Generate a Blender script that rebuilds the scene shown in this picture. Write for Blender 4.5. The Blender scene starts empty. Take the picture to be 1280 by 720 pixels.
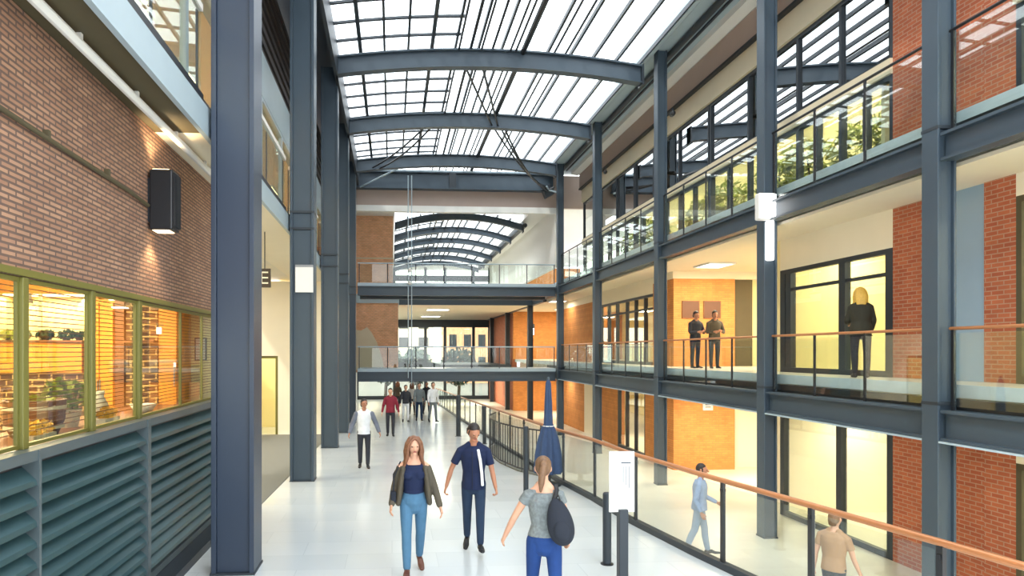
import bpy, bmesh, math, random
from mathutils import Vector, Matrix, noise
rnd = random.Random(7)
SC = bpy.context.scene
COL = SC.collection
F = 822.0
PSI = math.radians(4.0)
EYE = 2.75
VX, HY = 490.0, 440.0

def YD(px, X):
    """distance along the hall of a point seen at column px on the plane x = X"""
    return F * X / ((px - VX) * math.cos(PSI) ** 2) - X * math.tan(PSI)

# ------------------------------------------------------------------ materials
MATS = {}
def srgb(r, g, b):
    def c(v):
        v /= 255.0
        return v / 12.92 if v <= .04045 else ((v + .055) / 1.055) ** 2.4
    return (c(r), c(g), c(b), 1)

def new_mat(name):
    m = bpy.data.materials.new(name); m.use_nodes = True
    nt = m.node_tree
    for n in list(nt.nodes): nt.nodes.remove(n)
    out = nt.nodes.new('ShaderNodeOutputMaterial')
    MATS[name] = m
    return m, nt, out

def pbr(name, col, rough=.5, metal=0, var=.12, scale=6, bump=0, spec=.5):
    """principled with a soft noise variation of the colour"""
    m, nt, out = new_mat(name)
    p = nt.nodes.new('ShaderNodeBsdfPrincipled')
    p.inputs['Roughness'].default_value = rough
    p.inputs['Metallic'].default_value = metal
    p.inputs['Specular IOR Level'].default_value = spec
    tc = nt.nodes.new('ShaderNodeTexCoord')
    no = nt.nodes.new('ShaderNodeTexNoise'); no.inputs['Scale'].default_value = scale
    no.inputs['Detail'].default_value = 4
    nt.links.new(tc.outputs['Object'], no.inputs['Vector'])
    mx = nt.nodes.new('ShaderNodeMix'); mx.data_type = 'RGBA'
    mx.inputs[6].default_value = tuple(max(0, c * (1 - var)) for c in col[:3]) + (1,)
    mx.inputs[7].default_value = tuple(min(1, c * (1 + var)) for c in col[:3]) + (1,)
    nt.links.new(no.outputs['Fac'], mx.inputs[0])
    nt.links.new(mx.outputs[2], p.inputs['Base Color'])
    if bump:
        b = nt.nodes.new('ShaderNodeBump'); b.inputs['Strength'].default_value = bump
        b.inputs['Distance'].default_value = .01
        nt.links.new(no.outputs['Fac'], b.inputs['Height'])
        nt.links.new(b.outputs['Normal'], p.inputs['Normal'])
    nt.links.new(p.outputs[0], out.inputs[0])
    return m

def brick(name, c1, c2, mortar, axis, bw=.225, bh=.075, ms=.012, rough=.85):
    m, nt, out = new_mat(name)
    p = nt.nodes.new('ShaderNodeBsdfPrincipled'); p.inputs['Roughness'].default_value = rough
    tc = nt.nodes.new('ShaderNodeTexCoord')
    sx = nt.nodes.new('ShaderNodeSeparateXYZ'); cx = nt.nodes.new('ShaderNodeCombineXYZ')
    nt.links.new(tc.outputs['Object'], sx.inputs[0])
    nt.links.new(sx.outputs['Y' if axis == 'x' else 'X'], cx.inputs['X'])
    nt.links.new(sx.outputs['Z'], cx.inputs['Y'])
    br = nt.nodes.new('ShaderNodeTexBrick')
    br.inputs['Color1'].default_value = c1; br.inputs['Color2'].default_value = c2
    br.inputs['Mortar'].default_value = mortar
    br.inputs['Scale'].default_value = 1
    br.inputs['Mortar Size'].default_value = ms
    br.inputs['Mortar Smooth'].default_value = .2
    br.inputs['Brick Width'].default_value = bw
    br.inputs['Row Height'].default_value = bh
    nt.links.new(cx.outputs[0], br.inputs['Vector'])
    no = nt.nodes.new('ShaderNodeTexNoise'); no.inputs['Scale'].default_value = 3; no.inputs['Detail'].default_value = 6
    nt.links.new(tc.outputs['Object'], no.inputs['Vector'])
    mr = nt.nodes.new('ShaderNodeMapRange'); mr.inputs['To Min'].default_value = .75; mr.inputs['To Max'].default_value = 1.25
    nt.links.new(no.outputs['Fac'], mr.inputs['Value'])
    mx = nt.nodes.new('ShaderNodeMix'); mx.data_type = 'RGBA'; mx.blend_type = 'MULTIPLY'; mx.inputs[0].default_value = 1
    nt.links.new(br.outputs['Color'], mx.inputs[6]); nt.links.new(mr.outputs[0], mx.inputs[7])
    nt.links.new(mx.outputs[2], p.inputs['Base Color'])
    b = nt.nodes.new('ShaderNodeBump'); b.inputs['Strength'].default_value = .6; b.inputs['Distance'].default_value = .01
    b.invert = True
    nt.links.new(br.outputs['Fac'], b.inputs['Height']); nt.links.new(b.outputs[0], p.inputs['Normal'])
    nt.links.new(p.outputs[0], out.inputs[0])
    return m

def glass(name, tint, refl=.12, rough=.0, edge=.35):
    """thin architectural glass: see-through with a fresnel reflection, lets light pass"""
    m, nt, out = new_mat(name)
    t = nt.nodes.new('ShaderNodeBsdfTransparent'); t.inputs[0].default_value = tint
    g = nt.nodes.new('ShaderNodeBsdfGlossy'); g.inputs['Roughness'].default_value = rough
    g.inputs[0].default_value = (1, 1, 1, 1)
    lw = nt.nodes.new('ShaderNodeLayerWeight'); lw.inputs[0].default_value = .35
    mr = nt.nodes.new('ShaderNodeMapRange')
    mr.inputs['To Min'].default_value = refl; mr.inputs['To Max'].default_value = edge
    nt.links.new(lw.outputs['Facing'], mr.inputs['Value'])
    mx = nt.nodes.new('ShaderNodeMixShader')
    nt.links.new(mr.outputs[0], mx.inputs[0]); nt.links.new(t.outputs[0], mx.inputs[1]); nt.links.new(g.outputs[0], mx.inputs[2])
    nt.links.new(mx.outputs[0], out.inputs[0])
    return m

def emit(name, col, s):
    m, nt, out = new_mat(name)
    e = nt.nodes.new('ShaderNodeEmission'); e.inputs[0].default_value = col; e.inputs[1].default_value = s
    nt.links.new(e.outputs[0], out.inputs[0])
    return m

def planks(name, c1, c2, axis='y', rough=.5):
    """horizontal boards: wave along z with wood noise"""
    m, nt, out = new_mat(name)
    p = nt.nodes.new('ShaderNodeBsdfPrincipled'); p.inputs['Roughness'].default_value = rough
    tc = nt.nodes.new('ShaderNodeTexCoord')
    mp = nt.nodes.new('ShaderNodeMapping'); mp.inputs['Scale'].default_value = (1.2, 1.2, 14)
    nt.links.new(tc.outputs['Object'], mp.inputs[0])
    no = nt.nodes.new('ShaderNodeTexNoise'); no.inputs['Scale'].default_value = 1.3; no.inputs['Detail'].default_value = 6
    nt.links.new(mp.outputs[0], no.inputs['Vector'])
    mx = nt.nodes.new('ShaderNodeMix'); mx.data_type = 'RGBA'
    mx.inputs[6].default_value = c1; mx.inputs[7].default_value = c2
    nt.links.new(no.outputs['Fac'], mx.inputs[0])
    nt.links.new(mx.outputs[2], p.inputs['Base Color'])
    nt.links.new(p.outputs[0], out.inputs[0])
    return m

def floor_mat(name, c1, c2, joint, rough):
    m, nt, out = new_mat(name)
    p = nt.nodes.new('ShaderNodeBsdfPrincipled'); p.inputs['Roughness'].default_value = rough
    tc = nt.nodes.new('ShaderNodeTexCoord')
    br = nt.nodes.new('ShaderNodeTexBrick'); br.inputs['Scale'].default_value = 1
    br.inputs['Color1'].default_value = c1; br.inputs['Color2'].default_value = c2; br.inputs['Mortar'].default_value = joint
    br.inputs['Mortar Size'].default_value = .006; br.inputs['Brick Width'].default_value = 1.2; br.inputs['Row Height'].default_value = .6
    nt.links.new(tc.outputs['Object'], br.inputs['Vector'])
    nt.links.new(br.outputs['Color'], p.inputs['Base Color'])
    no = nt.nodes.new('ShaderNodeTexNoise'); no.inputs['Scale'].default_value = 2.5
    nt.links.new(tc.outputs['Object'], no.inputs['Vector'])
    mr = nt.nodes.new('ShaderNodeMapRange'); mr.inputs['To Min'].default_value = rough * .92; mr.inputs['To Max'].default_value = rough * 1.1
    nt.links.new(no.outputs['Fac'], mr.inputs['Value']); nt.links.new(mr.outputs[0], p.inputs['Roughness'])
    nt.links.new(p.outputs[0], out.inputs[0])
    return m

STEEL = pbr('steel_blue_paint', srgb(62, 76, 88), .42, 0, .08, 3)
STEELN = pbr('navy_steel_paint', srgb(46, 58, 76), .38, 0, .06, 2)
STEELD = pbr('steel_dark_paint', srgb(42, 50, 58), .45, 0, .08, 3)
STEELL = pbr('steel_pale_paint', srgb(168, 186, 196), .4, 0, .06, 3)
BLACKM = pbr('black_metal', srgb(30, 32, 36), .4, 0, .1, 9)
CHROME = pbr('brushed_steel', srgb(170, 172, 175), .3, .9, .06, 9)
WHITEP = pbr('white_paint', srgb(228, 228, 224), .6, 0, .03, 2)
CREAM = pbr('cream_plaster', srgb(240, 230, 206), .7, 0, .03, 2)
YELLOWP = pbr('warm_yellow_plaster', srgb(240, 226, 172), .7, 0, .05, 1.5)
GREYBAND = pbr('mauve_grey_cladding', srgb(178, 160, 150), .6, 0, .06, 2)
BEIGE = pbr('sun_patch_beige', srgb(216, 204, 176), .6, 0, .05, 2)
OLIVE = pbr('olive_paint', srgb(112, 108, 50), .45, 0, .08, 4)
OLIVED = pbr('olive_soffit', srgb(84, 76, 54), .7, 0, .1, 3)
LOUVRE = pbr('louvre_metal', srgb(62, 92, 98), .3, .35, .12, 5)
LOUVREP = pbr('louvre_frame', srgb(92, 104, 108), .35, .3, .1, 5)
COPPER = pbr('copper_toned_rail', srgb(196, 132, 88), .3, .4, .1, 8)
BRICKL = brick('old_brick_side', srgb(172, 134, 108), srgb(150, 112, 90), srgb(104, 84, 74), 'x', .2, .047, .011)
BRICKR = brick('red_brick_side', srgb(188, 104, 68), srgb(170, 88, 58), srgb(184, 140, 114), 'x', .22, .075, .01)
BRICKF = brick('orange_brick_front', srgb(240, 186, 144), srgb(226, 168, 126), srgb(206, 164, 134), 'y', .225, .085, .014)
BRICKO = brick('amber_brick_front', srgb(214, 146, 78), srgb(202, 132, 70), srgb(190, 130, 78), 'y')
WOODO = planks('orange_wood', srgb(206, 124, 30), srgb(232, 158, 52))
WOODB = planks('brown_wood', srgb(96, 58, 34), srgb(140, 88, 48))
FLOORW = floor_mat('polished_pale_tile', srgb(214, 220, 222), srgb(206, 213, 216), srgb(200, 207, 210), .17)
FLOORC = floor_mat('warm_pale_tile', srgb(222, 216, 200), srgb(214, 208, 192), srgb(208, 202, 186), .32)
CARPET = pbr('grey_carpet', srgb(120, 120, 112), .95, 0, .15, 60, .4)
GLASS = glass('clear_glass', (.93, .97, .95, 1), .05, 0, .3)
GLASSR = glass('rail_glass', (.93, .97, .955, 1), .03, 0, .25)
GLASSY = glass('shop_glass', (.95, .97, .9, 1), .05, 0, .3)
GLASSM = glass('mirror_tinted_glass', (.12, .22, .21, 1), .55, 0, .85)
GLASSK = glass('skylight_glass', (.97, .99, 1, 1), .02, 0, .12)
PANELB = pbr('blue_grey_panel', srgb(150, 176, 198), .3, 0, .1, 1.2)
LAMPW = emit('warm_lamp', (1, .78, .45, 1), 6)
LAMPC = emit('white_lamp', (1, .98, .94, 1), 5)

# ------------------------------------------------------------------ geometry
ORG = {}
class MB:
    def __init__(s): s.v = []; s.f = []
    def quad(s, a, b, c, d):
        n = len(s.v); s.v += [Vector(a), Vector(b), Vector(c), Vector(d)]; s.f.append((n, n+1, n+2, n+3)); return s
    def box(s, x0, x1, y0, y1, z0, z1):
        n = len(s.v)
        for z in (z0, z1):
            for x, y in ((x0, y0), (x1, y0), (x1, y1), (x0, y1)): s.v.append(Vector((x, y, z)))
        for f in ((0, 3, 2, 1), (4, 5, 6, 7), (0, 1, 5, 4), (1, 2, 6, 5), (2, 3, 7, 6), (3, 0, 4, 7)):
            s.f.append(tuple(n + i for i in f))
        return s
    def obox(s, c, ux, uy, uz):
        """oriented box, half vectors"""
        n = len(s.v); c = Vector(c); ux, uy, uz = Vector(ux), Vector(uy), Vector(uz)
        for z in (-1, 1):
            for x, y in ((-1, -1), (1, -1), (1, 1), (-1, 1)): s.v.append(c + ux*x + uy*y + uz*z)
        for f in ((0, 3, 2, 1), (4, 5, 6, 7), (0, 1, 5, 4), (1, 2, 6, 5), (2, 3, 7, 6), (3, 0, 4, 7)):
            s.f.append(tuple(n + i for i in f))
        return s
    def loft(s, rings, closed=True, caps=True):
        n = len(s.v); m = len(rings[0])
        for r in rings: s.v += [Vector(p) for p in r]
        for i in range(len(rings) - 1):
            for j in range(m if closed else m - 1):
                k = (j + 1) % m
                s.f.append((n+i*m+j, n+i*m+k, n+(i+1)*m+k, n+(i+1)*m+j))
        if caps and closed:
            s.f.append(tuple(n + j for j in reversed(range(m))))
            s.f.append(tuple(n + (len(rings)-1)*m + j for j in range(m)))
        return s
    def tube(s, pts, rad, ref=(1, 0, 0), n=10, round_caps=True):
        pts = [Vector(p) for p in pts]; ref = Vector(ref)
        if not isinstance(rad, (list, tuple)): rad = [rad] * len(pts)
        rad = [(r, r) if not isinstance(r, (list, tuple)) else r for r in rad]
        T = []
        for i in range(len(pts)):
            a = pts[max(0, i-1)]; b = pts[min(len(pts)-1, i+1)]
            T.append((b - a).normalized())
        rings = []
        def ring(c, t, rx, ry):
            r = ref
            if abs(r.dot(t)) > .95: r = Vector((0, 1, 0)) if abs(t.y) < .9 else Vector((0, 0, 1))
            ax = (r - t * r.dot(t)).normalized(); ay = t.cross(ax)
            return [c + ax*rx*math.cos(2*math.pi*k/n) + ay*ry*math.sin(2*math.pi*k/n) for k in range(n)]
        if round_caps:
            r0 = min(rad[0])
            for a in (80, 50, 25):
                rings.append(ring(pts[0] - T[0]*r0*math.sin(math.radians(a)), T[0], rad[0][0]*math.cos(math.radians(a)), rad[0][1]*math.cos(math.radians(a))))
        for c, t, r in zip(pts, T, rad): rings.append(ring(c, t, *r))
        if round_caps:
            r0 = min(rad[-1])
            for a in (25, 50, 80):
                rings.append(ring(pts[-1] + T[-1]*r0*math.sin(math.radians(a)), T[-1], rad[-1][0]*math.cos(math.radians(a)), rad[-1][1]*math.cos(math.radians(a))))
        return s.loft(rings)
    def ell(s, c, r, R=None, nu=16, nv=10, fn=None):
        c = Vector(c); rings = []
        for i in range(nv + 1):
            th = math.pi * (i + .02 if i == 0 else i - .02 if i == nv else i) / nv
            ring = []
            for k in range(nu):
                ph = -2*math.pi*k/nu
                d = Vector((math.sin(th)*math.cos(ph), math.sin(th)*math.sin(ph), math.cos(th)))
                p = Vector((d.x*r[0], d.y*r[1], d.z*r[2]))
                if fn: p = fn(p, d)
                if R: p = R @ p
                ring.append(c + p)
            rings.append(ring)
        return s.loft(rings)
    def lathe(s, c, prof, n=20):
        rings = [[(c[0]+r*math.cos(2*math.pi*k/n), c[1]+r*math.sin(2*math.pi*k/n), c[2]+z) for k in range(n)] for r, z in prof]
        return s.loft(rings)
    def prism(s, poly, axis, a, b):
        """extrude a polygon given in the plane normal to axis"""
        def P(u, v, w): return (w, u, v) if axis == 'x' else (u, w, v) if axis == 'y' else (u, v, w)
        return s.loft([[P(u, v, a) for u, v in poly], [P(u, v, b) for u, v in poly]])
    def mesh(s, name):
        me = bpy.data.meshes.new(name)
        me.from_pydata([tuple(v) for v in s.v], [], s.f); me.update()
        bm = bmesh.new(); bm.from_mesh(me); bmesh.ops.recalc_face_normals(bm, faces=bm.faces); bm.to_mesh(me); bm.free()
        return me
    def build(s, name, mat, parent=None, smooth=False, bevel=0, local=False):
        org = Vector((0, 0, 0)) if parent is None else ORG.get(parent, Vector((0, 0, 0)))
        me = s.mesh(name)
        if not local and parent is not None:
            me.transform(Matrix.Translation(-org))
        o = bpy.data.objects.new(name, me); COL.objects.link(o)
        if mat: me.materials.append(mat)
        if smooth:
            for p in me.polygons: p.use_smooth = True
        if bevel:
            b = o.modifiers.new('bevel', 'BEVEL'); b.width = bevel; b.segments = 2; b.limit_method = 'ANGLE'
        if parent is not None:
            o.parent = parent; ORG[o] = org
        else: ORG[o] = Vector((0, 0, 0))
        return o

def tag(o, label, cat, group=None, kind=None):
    if label: o['label'] = label
    if cat: o['category'] = cat
    if group: o['group'] = group
    if kind: o['kind'] = kind
    return o
def thing(name, label, cat, loc=(0, 0, 0), rz=0, group=None):
    o = bpy.data.objects.new(name, None); COL.objects.link(o)
    o.empty_display_size = .1
    o.location = loc; o.rotation_euler = (0, 0, rz); ORG[o] = Vector(loc)
    return tag(o, label, cat, group)
def struct(name, mb, mat, parent=None, **k):
    o = mb.build(name, mat, parent, **k)
    if parent is None: o['kind'] = 'structure'
    return o

def ibeam_x(mb, x0, x1, y, z0, z1, w=.3, tf=.05, tw=.05):
    mb.box(x0, x1, y-w/2, y+w/2, z0, z0+tf); mb.box(x0, x1, y-w/2, y+w/2, z1-tf, z1); mb.box(x0, x1, y-tw/2, y+tw/2, z0+tf, z1-tf)
def ibeam_y(mb, x, y0, y1, z0, z1, w=.3, tf=.045, tw=.06):
    mb.box(x-w/2, x+w/2, y0, y1, z0, z0+tf); mb.box(x-w/2, x+w/2, y0, y1, z1-tf, z1); mb.box(x-tw/2, x+tw/2, y0, y1, z0+tf, z1-tf)
# ================================================================== FLOORS
LOWZ = -1.35
def fz(y): return 0.0 if y < 12 else max(LOWZ, -.03 * (y - 12))
RP = [(5.35, -3.0), (5.1, 3.0), (4.85, 4.7), (4.5, 6.7), (4.15, 8.6), (3.88, 10.5), (3.66, 14), (3.56, 20), (3.5, 28), (3.45, 36), (3.4, 57), (3.4, 57.3)]
def rx(y):
    for (a, ya), (b, yb) in zip(RP, RP[1:]):
        if y <= yb: return a + (b - a) * (y - ya) / (yb - ya)
    return RP[-1][0]
YS = [-3, 0, 3, 4.7, 5.7, 6.7, 7.6, 8.6, 9.5, 10.5, 12, 14, 17, 20, 24, 28, 32, 36, 42, 50, 57, 57.3]
m = MB(); m.loft([[(-9, y, -1.75), (rx(y), y, -1.75), (rx(y), y, fz(y)), (-9, y, fz(y))] for y in YS]); struct('floor', m, FLOORW)
m = MB(); m.loft([[(rx(y)+.001, y, -1.75), (16.5, y, -1.75), (16.5, y, LOWZ), (rx(y)+.001, y, LOWZ)] for y in YS]); struct('floor.001', m, FLOORC)
# first and second gallery slabs (pale edge visible above the beams) and their ceilings
for z in (2.25, 6.42):
    m = MB(); m.box(8.66, 16.5, 2, 45.9, z-.2, z); m.box(9.0, 16.5, 2, 45.9, z-.62, z-.2); struct('floor.002', m, FLOORC if z < 3 else WHITEP)
for z in (2.25, 6.42):
    m = MB(); m.box(8.62, 8.66, 2, 45.9, z-.2, z); struct('trim_17', m, pbr('edge_paint', srgb(214, 226, 234), .5))
for z in (1.36, 5.56):
    m = MB(); m.box(8.56, 16.5, 2, 45.9, z, z+.06); struct('ceiling', m, CREAM)
c = YD(330, -2.2)
m = MB(); m.loft([[(-7.9, y, fz(y)), (-2.35, y, fz(y)), (-2.35, y, fz(y)+.012), (-7.9, y, fz(y)+.012)] for y in (12.12, 14, 16, 20, 25.4)])
tag(m.build('carpet', CARPET), 'grey carpet on the floor at the entrance left of the walkway', 'carpet')

# ================================================================== LEFT WALL
WL = -2.9
ma, mb_, mc = YD(29, WL), YD(114.5, WL), YD(173.5, WL)
LE = 11.9
m = MB(); m.box(WL-.25, WL, 1.5, LE, 3.34, 5.44); struct('wall_left', m, BRICKL)
m = MB(); m.box(WL-.25, WL-.02, 1.5, LE, 0, 1.97); struct('wall_left.001', m, BLACKM)
edges = [1.5, 3.9, ma, mb_, mc, LE]
for k in range(5):
    a, b = edges[k], edges[k+1]
    w0, w1 = a + (.0 if k == 0 else .044), b - (.044 if k < 4 else .0)
    fr = MB()
    fr.box(WL-.045, WL-.005, w0, w1, 1.99, 2.02); fr.box(WL-.045, WL-.005, w0, w1, 3.3, 3.335)
    fr.box(WL-.04, WL-.01, w0, w0+.02, 2.02, 3.3); fr.box(WL-.04, WL-.01, w1-.02, w1, 2.02, 3.3)
    if k == 4:
        for q in (.37, .62): y = w0 + (w1-w0)*q; fr.box(WL-.04, WL-.01, y-.02, y+.02, 2.02, 3.3)
    wnd = struct('window_%d' % (k+1), fr, OLIVE)
    g = MB(); g.box(WL-.03, WL-.02, w0+.015, w1-.015, 2.015, 3.305); g.build('pane', GLASSY, wnd)
    bl = MB(); z = 2.1
    while z < 3.27:
        bl.box(WL-.053, WL-.048, w0+.005, w1-.005, z, z+.008); z += .043
    bl.build('rolling_grille', WOODB, wnd)
for y in (3.9, ma, mb_, mc):
    m = MB(); m.box(WL-.046, WL+.025, y-.042, y+.042, 1.98, 3.338); struct('trim_1', m, OLIVE, bevel=.008)
m = MB(); m.box(WL-.02, WL+.03, 1.5, LE, 3.345, 3.40); struct('trim_2', m, OLIVE)
# louvre panels under the windows
louv_lab = ['slatted metal louvre panel under windows at the left edge, nearest the camera',
            'slatted metal louvre panel on left wall between thin post and thick post',
            'pale shiny slatted metal louvre panel on left wall beside the big front column']
ledge = [2.2, ma, mc, LE-.05]
for k in range(3):
    a, b = ledge[k]+.002, ledge[k+1]-.002
    t = thing('louvre_panel', louv_lab[k], 'louvre panel', (WL, (a+b)/2, .0), 0, 'louvre panels on the left wall')
    fr = MB(); fr.box(WL+.001, WL+.13, a, b, 1.90, 1.985); fr.box(WL+.001, WL+.13, a, b, .12, .2)
    wpost = .09 if k == 1 else .03
    fr.box(WL+.001, WL+.14, b-wpost, b, .0, 1.98); fr.box(WL+.001, WL+.13, a, a+.02, .0, 1.98)
    fr.build('frame', LOUVREP, t)
    sl = MB(); z = .25
    while z < 1.86:
        sl.loft([[(WL+.01, y, z+.13), (WL+.115, y, z+.03), (WL+.125, y, z-.012), (WL+.113, y, z-.012), (WL+.105, y, z+.02), (WL+.01, y, z+.11)] for y in (a+.02, b-wpost)])
        z += .163
    sl.build('slats', LOUVRE, t)
    bk = MB(); bk.box(WL-.015, WL+.008, a+.02, b-wpost, .2, 1.9); bk.build('back_panel', BLACKM, t)
m = MB(); m.box(WL-.25, WL+.35, 1.5, LE-.02, 0, .11); struct('baseboard_left', m, STEELD)
# conduit on the brick
y0, y1 = 1.6, YD(160, WL)
m = MB(); zc = EYE + 298/490*2.9*.0 + .6125*2.9
m.tube([(WL+.035, y0, zc+.06), (WL+.035, y1, zc-.02), (WL+.035, y1+.5, zc-.05)], .022)
for q in range(5): yy = y0 + (y1-y0)*(q+.5)/5; m.box(WL-.02, WL+.05, yy-.02, yy+.02, zc-.0, zc+.075)
tag(m.build('conduit', OLIVED, smooth=False), 'thin metal conduit running along the left brick wall', 'conduit')
# black wall lamp
yl = YD(188, WL)
t = thing('wall_lamp', 'black ribbed box lamp on the left brick wall shining up and down', 'lamp', (WL, yl, 4.45))
zt, zb = EYE + (440-222)/822*(yl+.05)*1.0, EYE + (440-294)/822*(yl+.05)
h = MB(); h.box(WL+.03, WL+.3, yl-.13, yl+.13, zb, zt); h.build('housing', BLACKM, t, bevel=.02)
h = MB()
for q in range(7): h.box(WL+.3, WL+.325, yl-.12+q*.036, yl-.108+q*.036, zb+.04, zt-.04)
h.build('cooling_ribs', BLACKM, t)
h = MB(); h.box(WL, WL+.03, yl-.09, yl+.09, zb+.1, zt-.1); h.build('bracket', STEELD, t)
for z in (zb-.008, zt+.001):
    h = MB(); h.box(WL+.06, WL+.25, yl-.1, yl+.1, z, z+.007); h.build('lens', LAMPW, t)
for z, rxx in ((zb-.03, 0), (zt+.03, math.pi)):
    L = bpy.data.lights.new('lamp_glow', 'SPOT'); L.energy = 45; L.color = (1, .72, .4); L.spot_size = 1.9; L.spot_blend = .6; L.shadow_soft_size = .06
    o = bpy.data.objects.new('lamp_glow', L); COL.objects.link(o); o.location = (WL+.17, yl, z); o.rotation_euler = (rxx, 0, 0)

# soffit, fascia, second-floor balcony on the left
def left_run(ya, yb, xi):
    """second-floor edge between ya and yb; xi = inner wall plane"""
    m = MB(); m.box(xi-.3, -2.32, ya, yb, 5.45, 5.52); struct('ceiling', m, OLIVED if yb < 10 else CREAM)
    m = MB(); m.box(-2.32, -2.26, ya, yb, 5.40, 5.76); struct('trim_3', m, STEELL)
    m = MB(); m.box(xi-.3, -2.34, ya, yb, 5.53, 5.9); struct('floor.003', m, STEELD)
left_run(1.5, 8.3, -3.4); left_run(8.3, 37, -3.4)
m = MB(); m.tube([(-2.64, 1.6, 5.36), (-2.64, 11.8, 5.36)], .045)
for q in range(8): m.box(-2.66, -2.62, 2+q*1.25, 2.04+q*1.25, 5.36, 5.47)
tag(m.build('pipe', WHITEP), 'pale pipe tucked under the left balcony above the brick', 'pipe')
m = MB(); m.box(WL-.3, WL, 1.5, 37, 8.5, 9.5); struct('wall_left.002', m, STEELL)
m = MB()
for q in range(14): z = 9.52 + q*.15; m.box(WL-.28, WL-.02+(q % 2)*.04, 1.5, 37, z, z+.1)
m.box(WL-.3, WL-.1, 1.5, 37, 9.5, 11.7)
struct('wall_left.003', m, pbr('dark_slats', srgb(48, 42, 42), .6))
m = MB(); m.box(-3.5, -3.35, 1.5, 37, 5.9, 8.5)
# left second-floor windows: warm room behind glass
YLW = [1.5, 4.2, 6.9, 9.6, 12.3, 15, 17.7, 20.4, 23.1, 25.8, 28.5, 31.2, 33.9, 37]
for k in range(len(YLW)-1):
    a, b = YLW[k], YLW[k+1]
    fr = MB(); fr.box(WL-.1, WL-.01, a, a+.06, 5.9, 8.5); fr.box(WL-.1, WL-.01, b-.06, b, 5.9, 8.5); fr.box(WL-.1, WL-.01, a+.06, b-.06, 8.42, 8.5); fr.box(WL-.1, WL-.01, a+.06, b-.06, 5.9, 6.0)
    wnd = struct('window_%d' % (k+6), fr, STEELL)
    g = MB(); g.box(WL-.06, WL-.05, a+.05, b-.05, 5.98, 8.44); g.build('pane', GLASSY, wnd)
m = MB(); m.box(-6.2, -6.0, 1.5, 37, 5.9, 8.6); struct('wall_left.004', m, WOODO)
m = MB(); m.box(-6.2, -2.95, 1.5, 37, 8.6, 8.7); struct('ceiling', m, CREAM)
m = MB(); m.box(-6.2, -3.75, 1.5, 37, 5.55, 5.895); struct('floor', m, FLOORC)
# glass balustrade of that balcony
segs = [(2.0, 8.1), (8.75, 14.3), (15.0, 20.5), (21.2, 25.6), (26.3, 30.7), (31.4, 36.5)]
lb = ['nearest the camera above the brick', 'behind the big front column', 'behind the column with the white notice', 'third from the far end of the left side', 'next to the last on the left', 'last before the far brick tower']
for (a, b), l in zip(segs, lb):
    t = thing('balustrade', 'left upper balcony balustrade with white rail, ' + l, 'balustrade', (-2.3, a, 5.77), 0, 'left upper balcony balustrades')
    g = MB(); g.box(-2.31, -2.295, a, b, 5.80, 6.85); g.build('glass_panel', GLASSR, t)
    g = MB(); g.box(-2.33, -2.27, a, b, 6.85, 6.93); g.build('handrail', WHITEP, t)
    g = MB(); g.box(-2.335, -2.265, a, b, 5.765, 5.85); g.build('base_channel', BLACKM, t)
    n = int((b-a)/1.4)
    for q in range(n+1):
        y = a+.03+(b-a-.06)*q/n; g = MB(); g.box(-2.345, -2.325, y-.02, y+.02, 5.77, 6.86); g.build('post', STEELD, t)

# cream entrance wall set back on the left, beyond the front column
m = MB(); m.box(-8.2, -5.6, 25.5, 25.8, -.6, 5.45); m.box(-4.35, -2.6, 25.5, 25.8, -.6, 5.45); m.box(-5.6, -4.35, 25.5, 25.8, 2.6, 5.45); struct('wall_left.005', m, CREAM)
m = MB(); m.box(-8.3, -8.0, 12, 37, -1.5, 5.45); struct('wall_left.006', m, YELLOWP)
m = MB(); m.box(-8.2, WL-.26, 11.95, 12.1, -.02, 5.45); struct('wall_left.007', m, CREAM)
m = MB(); m.box(-2.9, -2.6, 25.8, 38, -1.4, 5.45); struct('wall_left.008', m, BRICKL)
d = MB(); d.box(-5.6, -5.5, 25.55, 25.7, -.45, 2.6); d.box(-4.45, -4.35, 25.55, 25.7, -.45, 2.6); d.box(-5.5, -4.45, 25.55, 25.7, 2.5, 2.6)
dd = struct('door_1', d, OLIVE)
g = MB(); g.box(-5.5, -4.45, 25.6, 25.62, -.4, 2.5); g.build('pane', GLASSY, dd)
m = MB(); m.box(-8.2, -2.95, 29, 29.2, -1, 5.4); struct('wall_left.009', m, YELLOWP)
# hanging blade sign
ys = 15.0
t = thing('hanging_sign', 'small brown square sign hanging beside the front column on the left', 'sign', (-2.75, ys, 4.2))
h = MB(); h.box(-2.98, -2.72, ys-.03, ys+.03, 4.2, 4.62); h.build('sign_board', pbr('sign_brown', srgb(58, 46, 34), .5), t)
h = MB()
for zz in (4.28, 4.4, 4.52): h.box(-2.93, -2.77, ys-.036, ys-.03, zz, zz+.03)
h.box(-2.93, -2.9, ys-.036, ys-.03, 4.28, 4.55)
h.build('lettering', CREAM, t)
h = MB(); h.tube([(-2.85, ys, 4.62), (-2.85, ys, 5.46)], .012); h.build('hanger', BLACKM, t)

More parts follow.
